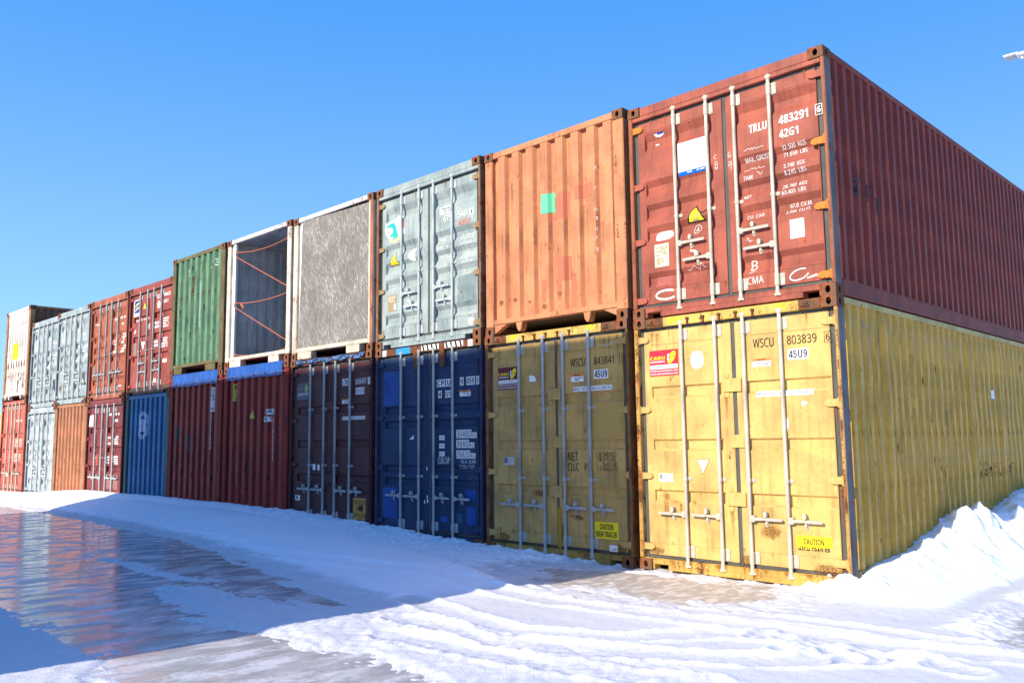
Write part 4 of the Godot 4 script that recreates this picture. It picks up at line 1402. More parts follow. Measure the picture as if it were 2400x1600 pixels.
func yellow_second() -> void:
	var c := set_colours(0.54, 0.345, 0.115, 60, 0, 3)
	c.post = paint(0.25, 0.13, 0.05, 3, 0.7, 61)
	c.sill = paint(0.42, 0.27, 0.07, 2, 0.7, 63)
	c.head = paint(0.62, 0.42, 0.11, 2, 0.6, 64)
	c.rod = M.rod_zinc
	c.clips = [1.86, 0.985]
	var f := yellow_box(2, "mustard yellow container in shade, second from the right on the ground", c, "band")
	caru_sign(f, 0.250, 2.145, 0.628, 2.445, M.sign_maroon)
	patch(f, "sticker", PackedVector2Array([Vector2(0.834, 2.225), Vector2(0.95, 2.228), Vector2(0.955, 2.25), Vector2(0.93, 2.29), Vector2(0.87, 2.312), Vector2(0.834, 2.31)]), M.white)
	txt(f, "WSCU", 1.545, 2.372, 1.782, 2.472, M.black, false)
	txt(f, "843841", 1.923, 2.374, 2.229, 2.466, M.black, false)
	txt(f, "1", 2.335, 2.378, 2.352, 2.460, M.black, false, true)
	on(f, "lettering", stroke_tris([Vector2(2.310, 2.362), Vector2(2.371, 2.362), Vector2(2.371, 2.478), Vector2(2.310, 2.478), Vector2(2.310, 2.362)], 0.005), M.black, true)
	patch(f, "sticker", rect(1.915, 2.202, 2.137, 2.312), M.white)
	txt(f, "45U9", 1.928, 2.216, 2.124, 2.300, M.ink)
	warn_label(f, 1.550, 2.184, 1.753, 2.280)
	patch(f, "sticker", rect(1.587, 2.060, 2.193, 2.120), M.white)
	txt(f, "MAX. PAY-LOAD 27.000 KG", 1.598, 2.071, 2.182, 2.109, M.ink, false)
	txt(f, "NET", 1.477, 1.215, 1.644, 1.318, M.black, false)
	txt(f, "CU.C", 1.475, 1.088, 1.655, 1.188, M.black, false)
	txt(f, "P.", 1.744, 1.092, 1.812, 1.186, M.black, false)
	txt(f, "26.540 KGS", 1.958, 1.264, 2.216, 1.322, M.black, false)
	txt(f, "58.510 LBS", 1.958, 1.212, 2.216, 1.258, M.black, false)
	txt(f, "76.4 CU.MT.", 2.02, 1.148, 2.254, 1.198, M.black, false)
	txt(f, "2.700 CU.FT.", 1.975, 1.098, 2.254, 1.142, M.black, false)
	on(f, "lettering", stroke_tris([Vector2(1.94, 1.325), Vector2(1.932, 1.27), Vector2(1.94, 1.215)], 0.006), M.black)
	on(f, "lettering", stroke_tris([Vector2(1.94, 1.20), Vector2(1.932, 1.15), Vector2(1.94, 1.10)], 0.006), M.black)
	patch(f, "sticker", rect(1.878, 0.304, 2.233, 0.499), M.yellow_print)
	txt(f, "CAUTION", 1.958, 0.412, 2.160, 0.478, M.black)
	txt(f, "HIGH TRAILER", 1.898, 0.325, 2.212, 0.392, M.black)
	patch(f, "sticker", rect(2.096, 0.166, 2.215, 0.240), M.white, true)
	txt(f, "CIMC", 2.142, 0.182, 2.205, 0.206, M.ink, true, true)
	patch(f, "plate", rect(0.351, 1.149, 0.546, 1.254), plain(0.45, 0.45, 0.43, 0.5))
	on(f, "small_print", smudge_tris(0.36, 1.158, 0.43, 1.245, 6, rng), M.ink, false, 0.005)
	patch(f, "paint_patch", rect(1.290, 0.14, 1.352, 0.640), plain(0.40, 0.23, 0.02, 0.5), true)
	patch(f, "paint_patch", rect(1.90, 1.49, 2.30, 1.90), plain(0.44, 0.285, 0.080, 0.5))
	on(f, "rust_fleck", smudge_tris(1.50, 0.53, 1.72, 0.56, 1, rng), plain(0.18, 0.08, 0.03, 0.9), false, 0.002)
	scribble(f, 1.99, 2.60, 2.30, 2.66, 9, 12)
	door_stains(f, HH, 503, 20, M.run, M.dirt)
	for q in [[0.95, 0.86, 0.34, 0.12], [1.60, 0.56, 0.22, 0.08], [0.3, 0.3, 0.3, 0.2], [2.2, 0.28, 0.3, 0.2], [1.32, 0.5, 0.08, 0.3]]:
		streak(f.leaves[0 if q[0] < 1.26 else 1], q[0], q[1], q[2], q[3], -0.0425, M.bloom)

func orange_end() -> void:
	var o := box_at(2, true, "salmon orange container end with a bright mint green paint patch, upper row", -0.02)
	var c := set_colours(0.60, 0.245, 0.118, 70, 0, 2)
	c.f = paint(0.55, 0.23, 0.11, 1, 0.65, 71)
	c.rail = paint(0.57, 0.24, 0.115, 1, 0.6, 72)
	var f := end_container(o, HS, 12.19, c)
	var old := plain(0.46, 0.145, 0.080, 0.55)
	patch(f, "paint_patch", ragged(1.078, 1.525, 1.283, 1.79, 0.010), M.mint, false, 0.007)
	patch(f, "paint_patch", ragged(1.290, 1.415, 1.53, 1.76, 0.004), old)
	patch(f, "paint_patch", ragged(1.656, 1.61, 1.936, 1.78, 0.005), old)
	patch(f, "paint_patch", rect(1.195, 1.42, 1.29, 1.50), old)
	patch(f, "paint_patch", PackedVector2Array([Vector2(1.291, 0.929), Vector2(1.54, 0.905), Vector2(1.54, 0.60), Vector2(1.40, 0.60), Vector2(1.40, 0.355), Vector2(1.289, 0.35)]), old)
	patch(f, "paint_patch", ragged(1.542, 0.349, 1.654, 0.664, 0.004), old)
	patch(f, "paint_patch", ragged(1.038, 0.360, 1.136, 0.655, 0.006), old)
	patch(f, "paint_patch", ragged(1.042, 0.66, 1.13, 0.85, 0.012), plain(0.62, 0.30, 0.16, 0.6))
	var ys := [1.925, 1.815, 1.66, 1.51, 1.395, 1.28, 1.145, 1.03, 0.885]
	var tx := ["4", "", "/", "", "6", "1", "0", "7", "1"]
	for k in ys.size():
		if tx[k]: txt(f, tx[k], 1.980, ys[k], 2.004, ys[k] + 0.045, M.chalk, true, false, 0.005)
	var k0 := Geo.new()
	for i in 46:
		var x := rng.randf_range(0.2, 2.2)
		var y := rng.randf_range(0.25, 1.2) if i < 34 else rng.randf_range(1.2, 2.4)
		k0.p.size()
		var w := rng.randf_range(0.004, 0.02)
		on_fleck(k0, x, y, w, rng.randf_range(0.008, 0.05), f.prof)
	for i in 26:
		var sx := 0.235 + (i % 8) * 0.2654 + rng.randf_range(-0.03, 0.03)
		streak(o, sx, rng.randf_range(0.4, 2.45), rng.randf_range(0.02, 0.07), rng.randf_range(0.12, 0.7), 0.001 - 0.0125, M.run if i % 3 else M.dirt)
	for i in 5:
		streak(o, 0.30 + (i % 8) * 0.2654, rng.randf_range(0.3, 0.6), rng.randf_range(0.06, 0.12), rng.randf_range(0.04, 0.12), -0.0110, M.bloom)
	part("rust_fleck", k0.mesh(), plain(0.20, 0.075, 0.035, 0.9), o).set_meta("kind", "stuff")

func on_fleck(g: Geo, x: float, y: float, w: float, h: float, prof: Array) -> void:
	var z := maxf(profile_z(prof, x), profile_z(prof, x + w)) + 0.003
	g.tri(V(x, y, z), V(x + w * 0.5, y - h, z), V(x + w, y + h * 0.2, z))

func grey_crocodile() -> void:
	var o := box_at(3, true, "pale grey container with a large green crocodile emblem, beside the salmon orange end")
	var c := set_colours(0.345, 0.415, 0.40, 80, 0, 2)
	c.rod = M.rod_pale
	c.post = paint(0.30, 0.17, 0.10, 3, 0.7, 81)
	c.hinge = paint(0.40, 0.28, 0.15, 2, 0.7, 82)
	c.clips = [1.14]
	c.open_catch = 1
	var f := door_container(o, HS, 12.19, "wave", c)
	var w: Material = M.white
	patch(f, "emblem", PackedVector2Array([Vector2(0.221, 1.94), Vector2(0.25, 2.0), Vector2(0.36, 2.02), Vector2(0.50, 2.09), Vector2(0.62, 2.09), Vector2(0.69, 2.02), Vector2(0.73, 1.90), Vector2(0.72, 1.78), Vector2(0.64, 1.70), Vector2(0.50, 1.665), Vector2(0.36, 1.69), Vector2(0.30, 1.78), Vector2(0.235, 1.86)]), w, false, 0.002)
	patch(f, "emblem", PackedVector2Array([Vector2(0.31, 1.77), Vector2(0.40, 1.745), Vector2(0.62, 1.76), Vector2(0.71, 1.80), Vector2(0.64, 1.705), Vector2(0.50, 1.67), Vector2(0.37, 1.69)]), plain(0.72, 0.50, 0.30, 0.5), false, 0.004)
	patch(f, "emblem", PackedVector2Array([Vector2(0.655, 2.04), Vector2(0.70, 2.0), Vector2(0.728, 1.90), Vector2(0.71, 1.84), Vector2(0.66, 1.86)]), plain(0.68, 0.22, 0.20, 0.5), false, 0.005)
	patch(f, "emblem", PackedVector2Array([Vector2(0.245, 1.978), Vector2(0.30, 1.965), Vector2(0.40, 1.992), Vector2(0.47, 1.985), Vector2(0.51, 1.93), Vector2(0.54, 1.83), Vector2(0.575, 1.755), Vector2(0.53, 1.735), Vector2(0.47, 1.72), Vector2(0.43, 1.715), Vector2(0.45, 1.76), Vector2(0.41, 1.775), Vector2(0.36, 1.77), Vector2(0.37, 1.81), Vector2(0.43, 1.83), Vector2(0.43, 1.89), Vector2(0.39, 1.925), Vector2(0.31, 1.93), Vector2(0.26, 1.95)]), M.teal, false, 0.006)
	patch(f, "sticker", PackedVector2Array([Vector2(0.487, 1.508), Vector2(0.40, 1.425), Vector2(0.352, 1.310), Vector2(0.594, 1.305), Vector2(0.52, 1.38)]), M.black, false, 0.002)
	patch(f, "sticker", PackedVector2Array([Vector2(0.482, 1.488), Vector2(0.408, 1.42), Vector2(0.364, 1.318), Vector2(0.575, 1.314), Vector2(0.51, 1.38)]), M.yellow_print, false, 0.004)
	on(f, "small_print", smudge_tris(0.415, 1.36, 0.50, 1.40, 2, rng), M.tan_plate, false, 0.006)
	patch(f, "sticker", PackedVector2Array([Vector2(0.99, 1.50), Vector2(0.93, 1.50), Vector2(0.85, 1.46), Vector2(0.82, 1.40), Vector2(0.85, 1.33), Vector2(0.93, 1.30), Vector2(0.985, 1.31)]), w)
	patch(f, "sticker", rect(1.571, 1.888, 1.858, 1.998), w)
	txt(f, "TDTU", 1.615, 1.905, 1.840, 1.980, M.ink)
	txt(f, "675", 1.654, 1.772, 1.836, 1.860, w, false)
	txt(f, "540", 1.974, 1.773, 2.163, 1.860, w, false)
	patch(f, "sticker", rect(2.219, 1.770, 2.297, 1.866), w)
	txt(f, "4", 2.242, 1.785, 2.278, 1.850, M.ink)
	txt(f, "42G1", 1.973, 1.655, 2.226, 1.735, M.red_print, false)
	txt(f, "MAX.", 1.541, 1.495, 1.662, 1.545, w)
	txt(f, "GRO", 1.755, 1.495, 1.845, 1.540, w)
	txt(f, "32.500 KGS", 2.030, 1.478, 2.313, 1.522, w)
	txt(f, "71.650 LBS", 2.021, 1.430, 2.304, 1.471, w)
	txt(f, "3.775 KGS", 2.021, 1.358, 2.272, 1.402, w)
	txt(f, "8.320 LBS", 2.032, 1.297, 2.287, 1.338, w)
	txt(f, "TARE", 1.503, 1.372, 1.640, 1.412, w)
	txt(f, "WT.", 1.715, 1.372, 1.797, 1.412, w)
	txt(f, "28.725 KGS", 2.020, 1.208, 2.302, 1.250, w)
	txt(f, "63.330 LBS", 1.995, 1.160, 2.294, 1.197, w)
	txt(f, "PAYLOAD", 1.527, 1.228, 1.788, 1.268, w)
	txt(f, "67.7 CU.M.", 2.044, 1.086, 2.285, 1.125, w)
	txt(f, "2.393 CU.FT", 2.027, 1.018, 2.324, 1.058, w)
	txt(f, "CU. CAP.", 1.514, 1.098, 1.745, 1.140, w)
	door_stains(f, HS, 504, 26, M.run, M.dirt)
	patch(f, "plate", rect(0.313, 0.579, 0.524, 0.838), M.tan_plate)
	patch(f, "sticker", rect(0.468, 0.60, 0.515, 0.69), w, false, 0.005)
	on(f, "small_print", smudge_tris(0.33, 0.72, 0.50, 0.82, 4, rng), M.cream_plate, false, 0.005)
	patch(f, "paint_patch", ragged(1.958, 0.54, 2.34, 0.93, 0.02), paint(0.24, 0.30, 0.30, 0, 0.5, 84))
	patch(f, "sticker", ellipse(2.235, 0.235, 0.062, 0.055), w, true, 0.004)
	scribble(f, 2.06, 0.33, 2.34, 0.42, 26, 13)
	on(f, "paint_stroke", stroke_tris([Vector2(2.02, 0.68), Vector2(2.06, 0.67), Vector2(2.08, 0.62), Vector2(2.06, 0.56)], 0.014), w)

func navy_box() -> void:
	var o := box_at(3, false, "dark navy container with brighter blue repainted patches, on the ground beside mustard yellow doors")
	var c := set_colours(0.026, 0.052, 0.120, 90, 0, 2)
	c.rod = M.rod_zinc
	c.grip = 1
	c.clips = [1.815, 0.94]
	c.head = paint(0.16, 0.07, 0.04, 3, 0.7, 91)
	c.f = paint(0.035, 0.045, 0.11, 2, 0.6, 92)
	var f := door_container(o, HH, 13.7, "four", c)
	var b := paint(0.020, 0.085, 0.33, -1, 0.45, 93)
	patch(f, "paint_patch", rect(0.205, 2.0, 0.60, 2.53), b)
	patch(f, "paint_patch", rect(0.207, 0.30, 0.58, 0.756), b)
	patch(f, "paint_patch", rect(2.09, 0.637, 2.315, 0.776), b)
	patch(f, "paint_patch", rect(2.126, 0.30, 2.315, 0.545), b)
	patch(f, "paint_patch", rect(1.573, 0.31, 1.719, 0.386), b)
	patch(f, "paint_patch", rect(1.908, 0.31, 2.028, 0.44), plain(0.02, 0.09, 0.16, 0.5))
	patch(f, "sticker", rect(1.491, 2.232, 1.800, 2.338), M.white)
	txt(f, "CPIU", 1.503, 2.246, 1.80, 2.324, M.ink)
	for q in [["9", 1.998, 2.074], ["059", 2.132, 2.310], ["0", 2.335, 2.395]]:
		patch(f, "sticker", rect(q[1], 2.228, q[2], 2.344), M.white, q[1] > 2.32)
		txt(f, q[0], q[1] + 0.014, 2.244, q[2] - 0.014, 2.328, M.ink, true, q[1] > 2.32)
	patch(f, "sticker", rect(1.524, 2.072, 1.606, 2.176), M.white)
	txt(f, "4", 1.536, 2.086, 1.598, 2.162, M.ink)
	txt(f, "5", 1.613, 2.080, 1.667, 2.170, M.black)
	patch(f, "sticker", rect(1.676, 2.072, 1.805, 2.172), M.white)
	txt(f, "U1", 1.69, 2.086, 1.80, 2.160, M.ink)
	warn_label(f, 1.989, 2.075, 2.219, 2.160)
	for q in [["30480", 1.490, 2.226], ["3660", 1.352, 2.179], ["26820", 1.205, 2.201]]:
		patch(f, "sticker", rect(1.913, q[1], q[2], q[1] + 0.116), M.white)
		txt(f, q[0], 1.925, q[1] + 0.012, q[2] - 0.012, q[1] + 0.104, M.ink, false)
		patch(f, "sticker", rect(q[2] + 0.004, q[1], q[2] + 0.112, q[1] + 0.076), M.white)
		txt(f, "KG", q[2] + 0.014, q[1] + 0.012, q[2] + 0.104, q[1] + 0.062, M.ink)
	for q in [["MGW", 1.466], ["TARE", 1.350], ["NET", 1.236]]:
		patch(f, "sticker", rect(1.545, q[1], 1.664, q[1] + 0.066), M.white)
		txt(f, q[0], 1.557, q[1] + 0.018, 1.652, q[1] + 0.048, M.ink)
	txt(f, "CUB.CAP", 1.521, 1.128, 1.773, 1.222, M.white, false)
	txt(f, "76.4  CUM", 2.006, 1.138, 2.311, 1.184, M.white, false)
	txt(f, "2.700  CUFT.", 1.969, 1.068, 2.311, 1.114, M.white, false)
	patch(f, "sticker", PackedVector2Array([Vector2(0.857, 1.482), Vector2(0.962, 1.482), Vector2(0.962, 1.545)]), M.white)
	for q in [[1.265, 1.03, 0.02], [1.27, 0.62, 0.025], [1.21, 0.55, 0.02], [1.275, 0.56, 0.025]]:
		patch(f, "sticker", ragged(q[0], q[1], q[0] + q[2], q[1] + 0.05, 0.005), M.white, true, 0.006)
	# the header: plates, a blue patch and hazard stripes
	var y := HH - 0.119
	for x in [0.175, 2.16]:
		part("lifting_plate", boxmesh("navpl", [[0, y, -0.012, 0.105, HH - 0.02, -0.004], [0.03, y + 0.03, -0.006, 0.07, y + 0.07, 0.004]], 0.003), M.white_worn, o).position = V(x, 0, 0.002)
	part("paint_patch", boxmesh("navbl", [[0.52, y + 0.005, -0.012, 0.86, HH - 0.015, -0.008]], 0.0), M.sky_blue, o)
	for e in [[1.13, 4], [1.66, 4]]:
		part("warning_stripe", boxmesh("hazw%.2f" % e[0], [[e[0], y + 0.022, -0.012, e[0] + 0.40, HH - 0.02, -0.008]], 0.0), M.white, o)
		for k in e[1]:
			var g := Geo.new()
			var x: float = e[0] + 0.015 + k * 0.10
			g.prism(PackedVector2Array([Vector2(x, HH - 0.021), Vector2(x + 0.038, HH - 0.021), Vector2(x + 0.062, y + 0.023), Vector2(x + 0.024, y + 0.023)]), -0.009, -0.006)
			part("warning_stripe", g.mesh(), M.black, o)
	for x in [0.94, 1.55]:
		part("strap_bracket", boxmesh("strapb", [[0, HH - 0.36, -0.04, 0.10, HH - 0.012, 0.0]], 0.004), M.rust_cast, o).position = V(x, 0, 0)

func maroon_box() -> void:
	var o := box_at(4, false, "dark maroon container with a torn orange caution label low on its right door")
	var c := set_colours(0.095, 0.030, 0.034, 100, 0, 2)
	c.rod = M.rod_zinc
	c.grip = 1
	c.clips = [2.0, 1.05]
	c.head = paint(0.14, 0.055, 0.04, 2, 0.7, 101)
	var f := door_container(o, HH, 13.7, "band", c)
	var fadep := paint(0.085, 0.036, 0.040, -1, 0.5, 102)
	patch(f, "sticker", rect(0.226, 2.183, 0.60, 2.473), plain(0.09, 0.085, 0.12, 0.5))
	txt(f, "CARU", 0.235, 2.355, 0.43, 2.395, plain(0.45, 0.42, 0.10, 0.6))
	txt(f, "containers", 0.235, 2.315, 0.43, 2.340, plain(0.3, 0.3, 0.32, 0.6))
	patch(f, "emblem", ellipse(0.53, 2.37, 0.05, 0.075), plain(0.42, 0.42, 0.14, 0.6), false, 0.005)
	patch(f, "sticker", rect(0.235, 2.255, 0.60, 2.295), plain(0.50, 0.50, 0.52, 0.6), false, 0.005)
	txt(f, "SALES & RENTAL", 0.245, 2.262, 0.595, 2.288, M.ink, false, false, 0.008)
	txt(f, "info@carucontainers.com", 0.235, 2.222, 0.60, 2.242, plain(0.4, 0.4, 0.42, 0.6))
	txt(f, "www.carucontainers.com", 0.235, 2.192, 0.60, 2.212, plain(0.4, 0.4, 0.42, 0.6))
	for q in [[0.75, 2.10, 1.05, 2.45], [0.22, 1.60, 0.60, 1.90], [1.90, 1.55, 2.28, 1.75], [1.52, 2.15, 1.78, 2.33], [0.66, 0.62, 1.0, 0.74]]:
		patch(f, "paint_patch", ragged(q[0], q[1], q[2], q[3], 0.012), fadep)
	patch(f, "sticker", rect(1.617, 2.360, 1.80, 2.472), M.white)
	txt(f, "LCRU", 1.628, 2.374, 1.80, 2.460, M.ink)
	txt(f, "068497", 1.999, 2.360, 2.30, 2.455, M.white, false)
	patch(f, "sticker", rect(2.335, 2.350, 2.395, 2.462), M.white, true)
	txt(f, "1", 2.355, 2.366, 2.375, 2.446, M.ink, true, true)
	patch(f, "sticker", rect(2.006, 2.200, 2.242, 2.309), M.white)
	txt(f, "45U9", 2.018, 2.214, 2.230, 2.296, M.ink, false)
	warn_label(f, 1.620, 2.064, 1.80, 2.144)
	patch(f, "sticker", rect(1.629, 1.795, 2.270, 1.850), M.white)
	txt(f, "MAX. PAY-LOAD 27.000 KG", 1.64, 1.806, 2.26, 1.840, M.ink, false)
	patch(f, "sticker", rect(1.964, 0.215, 2.305, 0.548), plain(0.56, 0.27, 0.05, 0.5))
	txt(f, "CAUTION", 1.985, 0.445, 2.285, 0.515, M.black, false)
	txt(f, "HIGH", 2.055, 0.345, 2.215, 0.410, M.black, false)
	txt(f, "TRAILER", 1.985, 0.245, 2.285, 0.315, M.black, false)
	patch(f, "torn_hole", ragged(2.13, 0.35, 2.22, 0.43, 0.02), M.black, false, 0.009)
	patch(f, "sticker", rect(0.765, 0.968, 0.85, 1.070), M.white)
	patch(f, "sticker", rect(0.91, 0.968, 0.978, 1.060), M.white)
	patch(f, "plate", rect(0.226, 0.441, 0.377, 0.528), M.white)
	patch(f, "plate", rect(0.25, 0.46, 0.32, 0.515), plain(0.16, 0.18, 0.17, 0.5), false, 0.005)
	# a blue cover lashed along the header
	var g := Geo.new()
	var n := 40
	for i in n:
		var x0 := lerpf(0.19, 2.25, i / float(n))
		var x1 := lerpf(0.19, 2.25, (i + 1.0) / n)
		var wv := func(x: float, k: float) -> float: return 0.012 * sin(x * 23.0 + k) + 0.008 * sin(x * 57.0 + k * 2.0)
		var t0 := HH - 0.02 + 0.012 * sin(x0 * 9.0)
		var t1 := HH - 0.02 + 0.012 * sin(x1 * 9.0)
		var b0 := HH - 0.088 + 0.016 * sin(x0 * 14.0 + 1.0)
		var b1 := HH - 0.088 + 0.016 * sin(x1 * 14.0 + 1.0)
		g.quad(V(x0, b0, 0.018 + wv.call(x0, 0.0)), V(x1, b1, 0.018 + wv.call(x1, 0.0)), V(x1, t1, 0.01 + wv.call(x1, 2.0)), V(x0, t0, 0.01 + wv.call(x0, 2.0)))
	part("tarpaulin", g.mesh(), M.tarp_old, o)
	var rope := PackedVector3Array()
	for i in 60:
		var x := lerpf(0.2, 2.24, i / 59.0)
		rope.append(V(x, HH - 0.06 + 0.03 * sin(x * 16.0), 0.034))
	var rg := Geo.new()
	rg.tube(rope, 0.006, 5)
	part("lashing_rope", rg.mesh(), M.black, o)
	for k in 9:
		part("eyelet", boxmesh("eyel", [[-0.014, HH - 0.075, 0.020, 0.014, HH - 0.047, 0.036]], 0.004), M.rod_zinc, o).position = V(0.27 + k * 0.235, 0, 0)

func tarp_container(col: int, label: String, sd: int, drop: float) -> Face:
	var o := box_at(col, false, label)
	var c := set_colours(0.30, 0.026, 0.018, sd, 0, 2)
	c.feet = "block"
	var f := end_container(o, HH, 12.19, c)
	var g := Geo.new()
	var n := 48
	var rows := 7
	var r := RandomNumberGenerator.new()
	r.seed = sd
	var nz := noise(sd, 2.2, FastNoiseLite.TYPE_SIMPLEX_SMOOTH, 3)
	var pts := []
	for k in rows + 1:
		var row := []
		for i in n + 1:
			var x := lerpf(0.16, W - 0.17, i / float(n))
			var y := HH + 0.004 - drop * k / float(rows)
			row.append(V(x, y + 0.008 * sin(x * 4.0 + sd) * k / rows, 0.016 + nz.get_noise_2d(x * 2.0, y * 1.2) * 0.020 + (0.004 if k == rows - 1 else 0.0)))
		pts.append(row)
	for k in rows:
		for i in n: g.quad(pts[k + 1][i], pts[k + 1][i + 1], pts[k][i + 1], pts[k][i])
	part("tarpaulin", g.mesh(), M.tarp, o)
	var rope := PackedVector3Array()
	for i in 25:
		var x := lerpf(0.0, W, i / 24.0)
		rope.append(V(x, HH - drop + 0.055 + 0.006 * sin(x * 6.0), 0.034))
	var rg := Geo.new()
	rg.tube(rope, 0.005, 5)
	part("lashing_rope", rg.mesh(), M.rod_zinc, o)
	for k in 5:
		part("eyelet", boxmesh("eyel2", [[-0.016, -0.016, 0.028, 0.016, 0.016, 0.040]], 0.004), M.black, o).position = V(0.4 + k * 0.42, HH - drop + 0.05, 0)
	return f

func vertical_text(f: Face, s: String, x: float, y: float, w: float, h: float, step: float, mat: Material, lift := 0.004) -> void:
	for i in s.length():
		if s[i] != " ": txt(f, s[i], x, y - i * step - h, x + w, y - i * step, mat, true, false, lift)

func tarp_boxes() -> void:
	var f := tarp_container(5, "dark red ribbed container under blue tarpaulin with a yellow strip label at upper left", 110, 0.25)
	patch(f, "sticker", rect(0.395, 2.228, 0.51, 2.569), M.yellow_dull, false, 0.004)
	txt(f, "AI", 0.42, 2.47, 0.485, 2.54, M.black, true, false, 0.007)
	txt(f, "H", 0.44, 2.25, 0.485, 2.31, M.black, true, false, 0.007)
	txt(f, "J", 0.455, 2.36, 0.48, 2.42, M.black, true, false, 0.007)
	patch(f, "sticker", rect(1.678, 1.930, 1.978, 2.030), M.white)
	txt(f, "PIU", 1.70, 1.945, 1.965, 2.016, M.ink, true, false, 0.006)
	patch(f, "sticker", rect(1.605, 1.800, 1.885, 1.894), M.white)
	txt(f, "4J1", 1.62, 1.815, 1.80, 1.882, M.ink, true, false, 0.006)
	on(f, "small_print", smudge_col(1.925, 1.09, 1.965, 1.88, 16, 3), M.white)
	patch(f, "sticker", PackedVector2Array([Vector2(1.201, 2.036), Vector2(1.064, 1.886), Vector2(1.12, 1.872), Vector2(1.225, 1.871)]), M.yellow_dull, false, 0.004)
	var sc := plain(0.50, 0.47, 0.45, 0.8)
	for q in [[0.70, 1.50, 0.86, 1.74], [0.98, 1.30, 1.08, 1.80], [1.08, 1.75, 1.20, 1.87], [1.10, 1.34, 1.17, 1.48]]:
		patch(f, "scraped_paint", ragged(lerpf(q[0], q[2], 0.3), q[1], lerpf(q[0], q[2], 0.7), q[3], (q[2] - q[0]) * 0.26), sc, false, 0.003)
	soot(f, 111, 30)
	var f2 := tarp_container(6, "dark red ribbed container under blue tarpaulin with a narrow white vertical letter strip", 120, 0.27)
	patch(f2, "sticker", rect(1.97, 2.05, 2.05, 2.55), M.white)
	vertical_text(f2, "LCRU  8", 1.985, 2.53, 0.05, 0.045, 0.066, M.ink, 0.007)
	on(f2, "small_print", smudge_col(1.975, 1.28, 2.02, 2.04, 18, 4), M.white)
	soot(f2, 121, 26)
	for q in [[0.36, 1.45, 0.55, 1.78], [0.90, 1.25, 1.06, 1.58]]:
		patch(f2, "paint_patch", ragged(q[0], q[1], q[2], q[3], 0.01), plain(0.11, 0.06, 0.06, 0.6), false, 0.003)

func smudge_col(x0: float, y0: float, x1: float, y1: float, n: int, sd: int) -> Array:
	var r := RandomNumberGenerator.new()
	r.seed = sd
	var out := []
	for i in n:
		var y := lerpf(y1, y0, i / float(n))
		var h := (y1 - y0) / n
		var a := x0 + r.randf_range(0, 0.012)
		out.append_array(poly_tris(PackedVector2Array([Vector2(a, y - h * 0.75), Vector2(x1 - r.randf_range(0, 0.015), y - h * 0.7), Vector2(x1 - 0.008, y - h * 0.35), Vector2(a + 0.012, y)])))
	return out

func soot(f: Face, sd: int, n: int) -> void:
	var r := RandomNumberGenerator.new()
	r.seed = sd
	var tr := []
	for i in n:
		var x := r.randf_range(0.2, 2.1)
		var y := r.randf_range(0.3, 1.3)
		var w := r.randf_range(0.01, 0.04)
		var h := r.randf_range(0.05, 0.30)
		tr.append_array(poly_tris(PackedVector2Array([Vector2(x, y), Vector2(x + w * 0.4, y - h * 0.6), Vector2(x + w, y - h * 0.1), Vector2(x + w * 0.8, y + h * 0.5), Vector2(x + w * 0.3, y + h * 0.3)])))
	on(f, "dark_scuff", tr, plain(0.035, 0.02, 0.018, 0.8), false, 0.002)

func board_box() -> void:
	var o := box_at(4, true, "rusty white framed container closed by a grey weathered chipboard sheet", -0.01)
	var c := {"p": paint(0.55, 0.50, 0.44, 1, 0.6, 130), "wall": paint(0.50, 0.50, 0.48, 0, 0.6, 132), "c": M.rust_cast}
	c.f = paint(0.74, 0.62, 0.48, 1, 0.65, 131)
	open_container(o, HS, 12.19, c)
	part("corner_post_cover", boxmesh("rustpost", [[W - 0.082, 0.13, -0.004, W - 0.004, HS - 0.12, 0.001]], 0.0), paint(0.40, 0.16, 0.085, 1, 0.7, 133), o)
	var g := Geo.new()
	g.prism(PackedVector2Array([Vector2(0.20, 0.20), Vector2(2.285, 0.165), Vector2(2.315, 2.46), Vector2(1.7, 2.47), Vector2(1.05, 2.49), Vector2(0.27, 2.515)]), -0.034, -0.018)
	part("chipboard_sheet", g.mesh(), M.chip, o)
	var e := Geo.new()
	e.box(V(0.29, 2.50, -0.12), V(2.30, 2.515, -0.03), 0.0)
	part("roof_edge", e.mesh(), M.rust_cast, o)

